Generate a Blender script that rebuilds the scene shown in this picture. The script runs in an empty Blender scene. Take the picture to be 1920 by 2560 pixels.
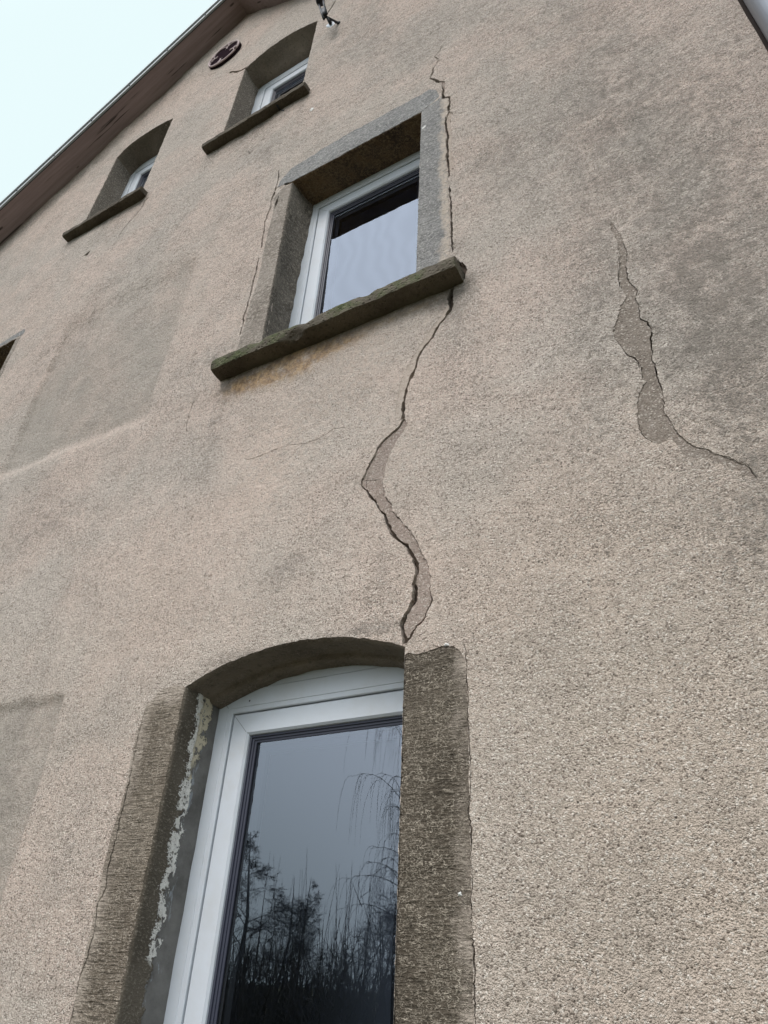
import bpy, math, random
import numpy as np
from mathutils import Vector, Matrix, noise
from mathutils.geometry import delaunay_2d_cdt

# ------------------------------------------------------------------ camera
# wall face = plane y=0, x right along the wall, z up, +y into the house, ground z=0
RM = np.array([[0.87289191, -0.04499704, 0.48583432],
               [-0.24244154, 0.82411221, 0.5119191],
               [-0.42341684, -0.56463646, 0.70845173]])
FPX, DIST, CAMH = 1745.27, 2.3, 1.6
sc = bpy.context.scene
cam = bpy.data.objects.new("camera", bpy.data.cameras.new("camera"))
sc.collection.objects.link(cam); sc.camera = cam
cv = lambda v: Vector((v[0], v[2], -v[1]))
rx, ux, bx_ = cv(RM[0]), -cv(RM[1]), -cv(RM[2])
m3 = Matrix((rx, ux, bx_)).transposed()
cam.matrix_world = Matrix.Translation((0, -DIST, CAMH)) @ m3.to_4x4()
cam.data.sensor_fit = 'VERTICAL'; cam.data.sensor_height = 24
cam.data.lens = FPX / 2560 * 24
cam.data.clip_start = 0.05; cam.data.clip_end = 2000

# ------------------------------------------------------------------ light
SUN_EL, SUN_AZ = math.radians(44), math.radians(-8)     # azimuth from -y (in front of the wall) towards +x
sd = Vector((math.sin(SUN_AZ) * math.cos(SUN_EL), -math.cos(SUN_AZ) * math.cos(SUN_EL), math.sin(SUN_EL)))
world = bpy.data.worlds.new("World"); sc.world = world; world.use_nodes = True
wn = world.node_tree; wn.nodes.clear()
wo = wn.nodes.new("ShaderNodeOutputWorld"); wb = wn.nodes.new("ShaderNodeBackground")
sky = wn.nodes.new("ShaderNodeTexSky"); sky.sky_type = 'NISHITA'; sky.sun_disc = False
sky.sun_elevation = SUN_EL; sky.sun_rotation = math.atan2(sd.x, sd.y)
sky.dust_density = 4; sky.air_density = 1.0
geo = wn.nodes.new("ShaderNodeTexCoord")
dot = wn.nodes.new("ShaderNodeVectorMath"); dot.operation = 'DOT_PRODUCT'
wn.links.new(geo.outputs["Generated"], dot.inputs[0]); dot.inputs[1].default_value = sd
mr = wn.nodes.new("ShaderNodeMapRange"); mr.interpolation_type = 'SMOOTHSTEP'
wn.links.new(dot.outputs["Value"], mr.inputs[0])
mr.inputs[1].default_value = 0.58; mr.inputs[2].default_value = 1.0
mr.inputs[3].default_value = 0.0; mr.inputs[4].default_value = 1.0
cl = wn.nodes.new("ShaderNodeMix"); cl.data_type = 'RGBA'   # thin even cloud, brighter towards the hidden sun
cl.inputs[6].default_value = (8.7, 10.3, 10.4, 1); cl.inputs[7].default_value = (24, 25.6, 27.6, 1)
wn.links.new(mr.outputs[0], cl.inputs[0])
mx = wn.nodes.new("ShaderNodeMix"); mx.data_type = 'RGBA'; mx.inputs[0].default_value = 0.93
wn.links.new(sky.outputs[0], mx.inputs[6]); wn.links.new(cl.outputs[2], mx.inputs[7])
wn.links.new(mx.outputs[2], wb.inputs[0]); wb.inputs[1].default_value = 0.1
wn.links.new(wb.outputs[0], wo.inputs[0])
sun = bpy.data.objects.new("sun", bpy.data.lights.new("sun", 'SUN'))
sun.data.energy = 1.5; sun.data.angle = math.radians(24); sun.data.color = (1.0, 0.93, 0.86)
sun.rotation_euler = sd.to_track_quat('Z', 'Y').to_euler()
sc.collection.objects.link(sun)
sc.view_settings.view_transform = 'Standard'; sc.view_settings.look = 'None'
sc.view_settings.exposure = 0.0; sc.view_settings.gamma = 1.0
sc.cycles.max_bounces = 6

random.seed(7); rng = np.random.default_rng(7)

# ------------------------------------------------------------------ helpers
def at(px, py, y=0.0):
    "point at depth y (metres behind the wall face) read off the photograph"
    v = RM.T @ np.array([(px - 960) / FPX, (py - 1280) / FPX, 1.0]); s = (DIST + y) / v[2]
    return (float(v[0] * s), float(CAMH - v[1] * s))
def crop(l, ox, oy, s, y=0.0): return [at(ox + a / s, oy + b / s, y) for a, b in l]

class NT:
    def __init__(self, name, rough=0.9, spec=0.25):
        self.m = bpy.data.materials.new(name); self.m.use_nodes = True
        self.t = self.m.node_tree; self.b = self.t.nodes["Principled BSDF"]
        self.b.inputs["Roughness"].default_value = rough
        self.b.inputs["Specular IOR Level"].default_value = spec
        self.tc = self.t.nodes.new("ShaderNodeTexCoord"); self.co = self.tc.outputs["Object"]
    def L(self, v, i):
        if isinstance(v, bpy.types.NodeSocket): self.t.links.new(v, i)
        else: i.default_value = v
    def mapv(self, sx=1, sy=1, sz=1, co=None):
        n = self.t.nodes.new("ShaderNodeMapping"); self.L(co or self.co, n.inputs[0]); n.inputs[3].default_value = (sx, sy, sz)
        return n.outputs[0]
    def noise(self, s, d=4, r=0.55, co=None, dist=0.0):
        n = self.t.nodes.new("ShaderNodeTexNoise"); self.L(co or self.co, n.inputs["Vector"])
        n.inputs["Scale"].default_value = s; n.inputs["Detail"].default_value = d
        n.inputs["Roughness"].default_value = r; n.inputs["Distortion"].default_value = dist
        return n.outputs[0]
    def voro(self, s, co=None, feat='F1', rnd=1.0):
        n = self.t.nodes.new("ShaderNodeTexVoronoi"); n.feature = feat; self.L(co or self.co, n.inputs["Vector"])
        n.inputs["Scale"].default_value = s; n.inputs["Randomness"].default_value = rnd
        return n
    def rng(self, v, a, b, c=0.0, d=1.0, smooth=True):
        n = self.t.nodes.new("ShaderNodeMapRange"); n.interpolation_type = 'SMOOTHSTEP' if smooth else 'LINEAR'
        self.L(v, n.inputs[0])
        for k, x in enumerate((a, b, c, d)): self.L(x, n.inputs[k + 1])
        return n.outputs[0]
    def m_(self, op, a, b=0.0, c=0.0):
        n = self.t.nodes.new("ShaderNodeMath"); n.operation = op
        self.L(a, n.inputs[0]); self.L(b, n.inputs[1]); self.L(c, n.inputs[2]); return n.outputs[0]
    def mix(self, f, a, b, mode='MIX'):
        n = self.t.nodes.new("ShaderNodeMix"); n.data_type = 'RGBA'; n.blend_type = mode
        self.L(f, n.inputs[0])
        self.L(a if isinstance(a, bpy.types.NodeSocket) else (*a, 1), n.inputs[6])
        self.L(b if isinstance(b, bpy.types.NodeSocket) else (*b, 1), n.inputs[7]); return n.outputs[2]
    def gray(self, v):
        n = self.t.nodes.new("ShaderNodeCombineColor")
        for k in range(3): self.L(v, n.inputs[k])
        return n.outputs[0]
    def sep(self, v=None):
        n = self.t.nodes.new("ShaderNodeSeparateXYZ"); self.L(v or self.co, n.inputs[0]); return n.outputs
    def attr(self, name):
        n = self.t.nodes.new("ShaderNodeAttribute"); n.attribute_name = name; return n
    def bump(self, h, dist=0.005, strength=1.0):
        n = self.t.nodes.new("ShaderNodeBump"); self.L(h, n.inputs["Height"])
        n.inputs["Distance"].default_value = dist; n.inputs["Strength"].default_value = strength
        self.L(n.outputs[0], self.b.inputs["Normal"]); return n
    def col(self, c): self.L(c if isinstance(c, bpy.types.NodeSocket) else (*c, 1), self.b.inputs["Base Color"]); return self.m

# ------------------------------------------------------------------ materials
def roughcast(name, tone=(0.735, 0.59, 0.515), tone2=(0.63, 0.55, 0.49), wallmode=True, grain=1.0, smooth=0.0):
    n = NT(name, 0.92, 0.15)
    v = n.voro(150, co=n.mapv(1, 1, 1.15)); w = n.voro(75); g2 = n.noise(300, 2, 0.6); g3 = n.noise(120, 3, 0.7)
    c1 = n.sep(v.outputs["Color"]); c2 = n.sep(w.outputs["Color"])
    big = n.noise(0.9, 5, 0.6); mid = n.noise(5.5, 5, 0.65); fine = n.noise(26, 5, 0.7); lump = n.noise(48, 4, 0.75, co=n.mapv(1, 1, 1.25))
    base = n.mix(n.rng(big, 0.40, 0.60), tone, tone2)
    if wallmode:   # the render towards the lower right corner is a yellower, darker mix
        q = n.sep(); lw_ = n.m_('MULTIPLY', n.rng(n.m_('ADD', q[2], n.m_('MULTIPLY', big, 1.5)), 5.2, 3.0), n.rng(q[0], -1.6, -0.4, 0.35, 1.0))
        base = n.mix(n.m_('MULTIPLY', lw_, 0.8), base, (0.60, 0.495, 0.405))
    base = n.mix(n.rng(mid, 0.38, 0.70, 0.0, 0.30), base, (0.37, 0.325, 0.285))
    base = n.mix(n.rng(fine, 0.50, 0.66, 0.0, 0.40 * grain), base, (0.26, 0.215, 0.175))
    # every grain its own tone; pale pebbles and dark pits
    base = n.mix(n.rng(c1[0], 0.0, 1.0, 0.0, 0.30 * grain, False), base, (0.30, 0.245, 0.20))
    base = n.mix(n.m_('MULTIPLY', n.rng(c1[1], 0.83, 0.90), (0.68 if wallmode else 0.45) * grain), base, (0.80, 0.72, 0.64))
    base = n.mix(n.m_('MULTIPLY', n.rng(c1[2], 0.90, 0.94), 0.7 * grain), base, (0.16, 0.12, 0.095))
    pit = n.m_('MULTIPLY', n.rng(c2[0], 0.955, 0.965), n.rng(w.outputs["Distance"], 0.36, 0.24))
    base = n.mix(n.m_('MULTIPLY', pit, 0.8 * grain), base, (0.07, 0.055, 0.045))
    if wallmode:
        cl_ = n.rng(n.noise(2.4, 4, 0.6), 0.46, 0.62)      # coarser, pitted areas between smoother ones
        base = n.mix(n.m_('MULTIPLY', cl_, n.rng(g3, 0.52, 0.60, 0.0, 0.55)), base, (0.17, 0.14, 0.115))
    base = n.mix(n.rng(g2, 0.52, 0.66, 0.0, 0.68 * grain), base, (0.15, 0.12, 0.10))
    base = n.mix(n.rng(g3, 0.54, 0.68, 0.0, 0.45 * grain), base, (0.18, 0.15, 0.12))
    if wallmode:
        base = n.mix(n.m_('MULTIPLY', n.attr('panel').outputs['Fac'], n.rng(mid, 0.3, 0.7, 0.45, 0.75)), base, (0.335, 0.30, 0.26))
        dirt_and_light = n.attr("dirt_and_light"); dv = n.sep(dirt_and_light.outputs["Vector"])
        dn = n.m_('MULTIPLY', dv[0], n.rng(n.noise(7, 6, 0.75), 0.28, 0.72, 0.40, 1.12))
        brk = n.m_('ADD', n.m_('MULTIPLY', n.m_('SUBTRACT', g3, 0.5), 1.2), n.m_('MULTIPLY', n.m_('SUBTRACT', fine, 0.5), 1.1))
        brk = n.m_('ADD', brk, n.m_('MULTIPLY', n.m_('SUBTRACT', lump, 0.5), 0.9))
        dn = n.m_('ADD', dn, n.m_('MULTIPLY', brk, n.rng(dn, 0.0, 0.35, 0.12, 1.0)))
        base = n.mix(n.rng(dn, 0.05, 1.05, 0.0, 0.74), base, (0.185, 0.163, 0.142))
        rn = n.m_('MULTIPLY', dv[1], n.rng(n.noise(10, 6, 0.75, dist=0.5), 0.34, 0.62))
        rn = n.m_('MINIMUM', n.m_('MULTIPLY', n.m_('ADD', rn, n.m_('MULTIPLY', dv[1], 0.22)), 0.85), 0.85)
        base = n.mix(rn, base, n.mix(n.rng(n.noise(22, 5, 0.7), 0.4, 0.6), (0.50, 0.33, 0.175), (0.22, 0.135, 0.075)))
        base = n.mix(n.m_('MULTIPLY', dv[2], n.rng(n.noise(30, 4), 0.3, 0.6, 0, 0.75)), base, (0.66, 0.52, 0.44))
    n.col(base)
    h = n.m_('MULTIPLY', n.rng(v.outputs["Distance"], 0.0, 0.7, 1.0, 0.0), 0.35)
    h = n.m_('ADD', h, n.m_('MULTIPLY', g2, 0.5)); h = n.m_('ADD', h, n.m_('MULTIPLY', fine, 1.5))
    h = n.m_('ADD', h, n.m_('MULTIPLY', lump, n.rng(n.sep()[2], 2.5, 5.5, 0.55, 1.9))); h = n.m_('ADD', h, n.m_('MULTIPLY', g3, 0.8)); h = n.m_('ADD', h, n.m_('MULTIPLY', mid, 2.5))
    trow = n.noise(1.0, 5, 0.68, co=n.mapv(10, 9, 12)); h = n.m_('ADD', h, n.m_('MULTIPLY', trow, n.rng(n.sep()[2], 3.5, 8.0, 0.5, 3.8)))
    n.bump(h, 0.0095 * (1 - smooth), 1.0)
    return n.m

M = {}
M['wall'] = roughcast("roughcast")
M['mortar'] = roughcast("repair mortar", (0.37, 0.29, 0.25), (0.315, 0.25, 0.22), False, 0.8, 0.3)
M['mortar_dark'] = roughcast("darker repair mortar", (0.285, 0.235, 0.20), (0.235, 0.197, 0.168), False, 0.9, 0.25)
n = NT("dark crack bed"); M['crack'] = n.col(n.mix(n.noise(60), (0.05, 0.035, 0.028), (0.09, 0.068, 0.05)))  # dark brown backing set behind the cracks

def tooled(name, c1, c2, light, smear=None, tick=1.0, lo=0.50, hi=0.66, ramt=0.85):
    n = NT(name, 0.93, 0.2)
    t1 = n.noise(1.0, 3, 0.6, co=n.mapv(34, 30, 115)); t2 = n.noise(1.0, 3, 0.7, co=n.mapv(48, 60, 66))
    big = n.noise(3.5, 5, 0.65); pit = n.voro(60)
    base = n.mix(n.rng(big, 0.35, 0.65), c1, c2)
    base = n.mix(n.rng(n.noise(11, 5, 0.7), 0.45, 0.7, 0, 0.45), base, tuple(x * 0.62 for x in c1))
    base = n.mix(n.rng(t2, lo + 0.015, hi - 0.06, 0, ramt), base, light)
    base = n.mix(n.rng(t1, 0.57, 0.64, 0, 0.35 * tick), base, light)
    vein = n.m_('ABSOLUTE', n.m_('SUBTRACT', n.noise(1.0, 2, 0.6, co=n.mapv(38, 38, 62)), 0.5)); vm = n.m_('MULTIPLY', n.rng(vein, 0.036, 0.010), n.rng(n.noise(9, 3), 0.40, 0.58, 0.3, 0.95))
    base = n.mix(vm, base, light)
    base = n.mix(n.rng(n.noise(40, 3), 0.55, 0.72, 0, 0.55), base, tuple(x * 0.4 for x in c1))
    grv = n.noise(1.0, 4, 0.6, co=n.mapv(9, 12, 105)); base = n.mix(n.m_('MULTIPLY', n.rng(grv, 0.53, 0.62, 0, 0.6), tick), base, tuple(x * 0.45 for x in c1))
    base = n.mix(n.m_('MULTIPLY', n.rng(n.noise(3.0, 2), 0.45, 0.6), n.rng(n.noise(150, 2), 0.55, 0.65, 0, 0.5)), base, light)
    if smear is not None: base = n.mix(n.m_('MULTIPLY', smear(n), n.rng(n.noise(45, 4, 0.7), 0.36, 0.52, 0.35, 1.0)), base, (0.50, 0.42, 0.355))
    n.col(base)
    h = n.m_('ADD', n.m_('MULTIPLY', t1, 1.7 * tick), n.m_('MULTIPLY', t2, 1.0)); h = n.m_('ADD', h, n.m_('MULTIPLY', vm, 0.5))
    h = n.m_('ADD', h, n.m_('MULTIPLY', grv, -1.8 * tick)); h = n.m_('ADD', h, n.m_('MULTIPLY', n.noise(30, 5, 0.7), 2.0)); h = n.m_('ADD', h, n.m_('MULTIPLY', big, 2.0))
    n.bump(h, 0.0085, 1.0)
    return n.m
def smear_x(xa, xb, top):
    def f(n):
        s = n.sep(); nz = n.noise(11, 4, 0.65)
        a = n.rng(n.m_('ADD', s[0], n.m_('MULTIPLY', n.m_('SUBTRACT', nz, 0.5), 0.16)), xa, xb)
        t = n.rng(n.m_('ADD', s[2], n.m_('MULTIPLY', n.m_('SUBTRACT', nz, 0.5), 0.16)), top - 0.03, top + 0.02)
        a = n.m_('MULTIPLY', a, n.rng(n.noise(2.6, 3, 0.6), 0.40, 0.56, 0.25, 1.0))
        return n.m_('MULTIPLY', n.m_('MAXIMUM', a, t), 0.8)
    return f
M['stone_low_r'] = tooled("dark tooled sandstone", (0.078, 0.062, 0.046), (0.12, 0.097, 0.074), (0.42, 0.36, 0.29), smear_x(-1.05, -0.99, 2.76), 0.7, 0.57, 0.72, 0.55)
M['stone_low_l'] = tooled("tooled sandstone", (0.15, 0.12, 0.092), (0.22, 0.18, 0.14), (0.46, 0.39, 0.32), smear_x(-2.56, -2.66, 2.68), 1.0, 0.54, 0.70, 0.55)
def smear_mid(n):
    s = n.sep(); nz = n.noise(6, 4, 0.65)
    a = n.rng(n.m_('ADD', s[0], n.m_('MULTIPLY', n.m_('SUBTRACT', nz, 0.5), 0.2)), -1.10, -1.05)
    return n.m_('MULTIPLY', a, 0.95)
M['stone_grey'] = tooled("blue grey sandstone", (0.19, 0.182, 0.18), (0.27, 0.258, 0.25), (0.42, 0.40, 0.38), smear_mid, 0.6)
M['stone_lintel'] = tooled("blue grey lintel stone", (0.19, 0.186, 0.186), (0.28, 0.27, 0.265), (0.44, 0.42, 0.40), None, 0.6)
M['stone_brown'] = tooled("brown sandstone", (0.215, 0.18, 0.15), (0.30, 0.255, 0.22), (0.46, 0.40, 0.35), None, 0.4)
M['reveal_stone'] = tooled("weathered reveal stone", (0.11, 0.092, 0.078), (0.20, 0.172, 0.145), (0.36, 0.31, 0.26), None, 0.5)
M['reveal_plaster'] = roughcast("grimy and shaded reveal plaster", (0.25, 0.21, 0.175), (0.15, 0.127, 0.107), False, 1.3, 0.3)  # grime, with part of the recess shade put into the dark tone
M['head_plaster'] = tooled("brown soffit plaster", (0.27, 0.22, 0.175), (0.19, 0.155, 0.125), (0.34, 0.285, 0.235), None, 0.1, 0.6, 0.75, 0.5)  # brown soffit tone, deeper than the wall render
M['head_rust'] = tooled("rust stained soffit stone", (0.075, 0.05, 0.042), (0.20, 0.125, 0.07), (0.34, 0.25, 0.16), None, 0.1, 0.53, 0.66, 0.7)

def mk_sill(name, moss):
    n = NT(name, 0.95, 0.15)
    big = n.noise(3, 5, 0.65); t = n.noise(1, 4, 0.7, co=n.mapv(45, 45, 90)); p = n.voro(38)
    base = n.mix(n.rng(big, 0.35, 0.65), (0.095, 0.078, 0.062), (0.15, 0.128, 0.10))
    if moss:
        g = n.sep(n.t.nodes.new("ShaderNodeNewGeometry").outputs["Normal"])
        f = n.m_('MULTIPLY', n.rng(g[2], -0.5, -0.1), n.rng(n.m_('ADD', n.noise(5, 5, 0.7), n.rng(n.sep()[0], -2.0, -2.7, -0.06, 0.10)), 0.42, 0.60))
        base = n.mix(n.m_('MULTIPLY', f, 0.85), base, n.mix(n.rng(t, 0.4, 0.65), (0.060, 0.078, 0.030), (0.15, 0.155, 0.085)))
        base = n.mix(n.rng(t, 0.56, 0.72, 0, 0.5), base, (0.15, 0.15, 0.10))
    else:
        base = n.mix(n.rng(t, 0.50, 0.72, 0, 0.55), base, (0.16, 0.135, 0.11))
    n.col(base)
    h = n.m_('ADD', n.m_('MULTIPLY', t, 1.0), n.m_('MULTIPLY', n.rng(p.outputs["Distance"], 0.0, 0.45), 0.8))
    h = n.m_('ADD', h, n.m_('MULTIPLY', n.noise(15, 4), 1.5))
    n.bump(h, 0.016, 1.0); return n.m
M['sill_moss'] = mk_sill("mossy sandstone sill", True)
M['sill_dark'] = mk_sill("dark sandstone sill", False)  # one dark brown stone tone on all faces

# the left reveal of the lower window: stone, then old paint flakes, then smooth grey mortar
n = NT("layered reveal", 0.9, 0.2)
s = n.sep(); z1 = n.noise(14, 5, 0.7); wob = n.m_('MULTIPLY', n.m_('SUBTRACT', z1, 0.5), 0.13)
yy = n.m_('ADD', s[1], wob)
tk = n.noise(1, 3, 0.7, co=n.mapv(60, 75, 120))
stone = n.mix(n.rng(n.noise(4, 4), 0.35, 0.65), (0.10, 0.082, 0.064), (0.145, 0.12, 0.095))
stone = n.mix(n.rng(tk, 0.52, 0.68, 0, 0.8), stone, (0.30, 0.26, 0.21))
grey = n.mix(n.rng(n.noise(6, 5, 0.7), 0.3, 0.7), (0.115, 0.108, 0.103), (0.20, 0.19, 0.182))
blu = n.noise(1, 4, 0.75, co=n.mapv(40, 22, 9))
grey = n.mix(n.m_('MULTIPLY', n.rng(blu, 0.56, 0.64, 0, 0.8), n.rng(s[1], 0.20, 0.16)), grey, (0.33, 0.35, 0.38))
base = n.mix(n.rng(yy, 0.128, 0.133), stone, grey)
band = n.m_('MULTIPLY', n.rng(n.m_('ADD', yy, n.m_('MULTIPLY', n.m_('SUBTRACT', tk, 0.5), 0.09)), 0.096, 0.099), n.rng(n.m_('ADD', yy, n.rng(s[2], 2.40, 2.55, 0, -0.05)), 0.152, 0.148))
keep = n.rng(n.m_('ADD', n.noise(3.2, 3, 0.5, co=n.mapv(1, 1, 1)), n.rng(s[2], 1.45, 2.0, -0.10, 0.17)), 0.45, 0.48)
keep = n.m_('MULTIPLY', keep, n.rng(n.noise(55, 4, 0.7), 0.38, 0.43)); keep = n.m_('MULTIPLY', keep, n.rng(n.m_('ADD', n.noise(17, 4, 0.6), n.rng(s[2], 2.0, 2.5, 0, 0.08)), 0.44, 0.47))
paint = n.mix(n.m_('MULTIPLY', n.rng(yy, 0.122, 0.128), n.rng(n.m_('ADD', s[2], n.m_('MULTIPLY', n.noise(8, 3), 0.5)), 2.55, 2.60)), (0.80, 0.76, 0.72), (0.62, 0.54, 0.41))
base = n.mix(n.m_('MULTIPLY', band, keep), base, paint)
n.col(base)
h = n.m_('ADD', n.m_('MULTIPLY', tk, n.rng(yy, 0.12, 0.14, 1.2, 0.1)), n.m_('MULTIPLY', n.m_('MULTIPLY', band, keep), 0.8))
n.bump(n.m_('ADD', h, n.m_('MULTIPLY', n.noise(20, 4), 0.6)), 0.007, 1.0); M['reveal_layered'] = n.m

n = NT("white window plastic", 0.32, 0.5)
dirtn = n.rng(n.noise(5, 5, 0.7), 0.42, 0.75, 0, 0.35)
M['pvc'] = n.col(n.mix(dirtn, (0.56, 0.59, 0.64), (0.46, 0.455, 0.44)))
n = NT("black rubber", 0.5, 0.4); M['rubber'] = n.col((0.035, 0.038, 0.058))
n = NT("grey seam", 0.6); M['seam'] = n.col((0.22, 0.23, 0.25))
n = NT("blue toned room plaster", 0.9); M['room'] = n.col((0.34, 0.37, 0.48))  # blue tone stands in for the reflection in the panes
n = NT("spacer metal", 0.35, 0.5); n.b.inputs["Metallic"].default_value = 0.8; M['spacer'] = n.col((0.06, 0.066, 0.085))
n = NT("zinc", 0.38, 0.5); n.b.inputs["Metallic"].default_value = 0.85
M['zinc'] = n.col(n.mix(n.noise(9, 3, co=n.mapv(1, 1, .2)), (0.20, 0.21, 0.235), (0.27, 0.285, 0.32)))
n = NT("trim metal", 0.5, 0.5); M['trim'] = n.col((0.38, 0.40, 0.42))
n = NT("dark metal", 0.5, 0.4); M['iron'] = n.col((0.018, 0.018, 0.024))
n = NT("galvanised steel", 0.4, 0.5); n.b.inputs["Metallic"].default_value = 0.5; M['steel'] = n.col((0.6, 0.62, 0.66))
n = NT("cast iron plate", 0.6, 0.4); n.b.inputs['Specular IOR Level'].default_value = 0.0; n.b.inputs['Roughness'].default_value = 1.0; M['cast'] = n.col((0.022, 0.014, 0.018))
n = NT("worn iron tracery", 0.6, 0.4); M['tracery'] = n.col((0.42, 0.32, 0.32))
n = NT("white paint flake", 0.8); M['flake'] = n.col((0.60, 0.585, 0.56))

n = NT("purple brown painted boards", 0.75, 0.3)
# boards run parallel to the roof slope: use coordinates rotated into the slope
rot = n.t.nodes.new("ShaderNodeMapping"); n.L(n.co, rot.inputs[0]); rot.inputs[2].default_value = (0, math.radians(34.6), 0)
cs = n.t.nodes.new("ShaderNodeMapping"); n.L(rot.outputs[0], cs.inputs[0]); cs.inputs[3].default_value = (1.2, 30, 30)
gr = n.noise(1, 5, 0.7, co=cs.outputs[0])
kn = n.t.nodes.new("ShaderNodeMapping"); n.L(rot.outputs[0], kn.inputs[0]); kn.inputs[3].default_value = (2.2, 7, 1)
kv = n.voro(1.0, co=kn.outputs[0])
base = n.mix(n.rng(gr, 0.3, 0.7), (0.26, 0.195, 0.20), (0.36, 0.275, 0.28))
base = n.mix(n.rng(kv.outputs["Distance"], 0.11, 0.06, 0, 0.75), base, (0.028, 0.018, 0.018))
st = n.t.nodes.new("ShaderNodeMapping"); n.L(rot.outputs[0], st.inputs[0]); st.inputs[3].default_value = (0.9, 14, 3)
base = n.mix(n.rng(n.noise(1, 3, co=st.outputs[0]), 0.64, 0.70, 0, 0.8), base, (0.02, 0.014, 0.014))
n.col(base); n.bump(gr, 0.002); M['soffit'] = n.m
n = NT("clay tiles", 0.8); M['tile'] = n.col(n.mix(n.noise(6), (0.10, 0.05, 0.04), (0.16, 0.08, 0.06)))
n = NT("dark wood board", 0.8); M['board'] = n.col(n.mix(n.noise(12), (0.02, 0.013, 0.011), (0.05, 0.032, 0.026)))

def glass(name, ior, tint, moire=0.0):
    m = bpy.data.materials.new(name); m.use_nodes = True; t = m.node_tree; t.nodes.clear()
    o = t.nodes.new("ShaderNodeOutputMaterial"); mixs = t.nodes.new("ShaderNodeMixShader")
    tr = t.nodes.new("ShaderNodeBsdfTransparent"); gl = t.nodes.new("ShaderNodeBsdfGlossy"); fr = t.nodes.new("ShaderNodeFresnel")
    fr.inputs[0].default_value = ior; gl.inputs["Roughness"].default_value = 0.010; tr.inputs[0].default_value = (*tint, 1)
    gl.inputs[0].default_value = (0.80, 0.87, 1.0, 1)
    tc = t.nodes.new("ShaderNodeTexCoord"); nz = t.nodes.new("ShaderNodeTexNoise"); nz.inputs["Scale"].default_value = 1.6
    t.links.new(tc.outputs["Object"], nz.inputs[0]); bp = t.nodes.new("ShaderNodeBump"); bp.inputs["Distance"].default_value = 0.004
    bp.inputs["Strength"].default_value = 0.12
    t.links.new(nz.outputs[0], bp.inputs["Height"]); t.links.new(bp.outputs[0], gl.inputs["Normal"])
    if moire:    # faint interference pattern of the coating
        wv = t.nodes.new("ShaderNodeTexWave"); wv.inputs["Scale"].default_value = 2.2; wv.inputs["Distortion"].default_value = 16
        wv.inputs["Detail"].default_value = 1.5; wv.inputs["Detail Scale"].default_value = 0.8; t.links.new(tc.outputs["Object"], wv.inputs[0])
        mp = t.nodes.new("ShaderNodeMapRange"); t.links.new(wv.outputs["Fac"], mp.inputs[0]); mp.inputs[3].default_value = 1 - moire; mp.inputs[4].default_value = 1.0
        ml = t.nodes.new("ShaderNodeMath"); ml.operation = 'MULTIPLY'; t.links.new(fr.outputs[0], ml.inputs[0]); t.links.new(mp.outputs[0], ml.inputs[1])
        t.links.new(ml.outputs[0], mixs.inputs[0])
    else: t.links.new(fr.outputs[0], mixs.inputs[0])
    t.links.new(tr.outputs[0], mixs.inputs[1]); t.links.new(gl.outputs[0], mixs.inputs[2])
    t.links.new(mixs.outputs[0], o.inputs[0]); return m
M['glass'] = glass("window glass", 2.35, (0.72, 0.76, 0.78))
M['glass_dim'] = glass("coated window glass", 2.5, (0.93, 0.95, 0.98), 0.06)
M['glass_small'] = glass("small pane glass", 1.3, (0.8, 0.82, 0.85))

n = NT("bark", 0.9, 0.2); M['bark'] = n.col(n.mix(n.noise(20), (0.055, 0.053, 0.055), (0.11, 0.105, 0.10)))
n = NT("hazy grey bark", 0.9, 0.2); M['bark_hazed'] = n.col(n.mix(n.noise(20), (0.12, 0.125, 0.14), (0.19, 0.195, 0.21)))  # distance haze put into the paler bark colour
n = NT("winter grass", 0.95, 0.1); M['grass'] = n.col(n.mix(n.noise(3, 6, 0.7), (0.05, 0.055, 0.025), (0.11, 0.095, 0.055)))

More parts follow.
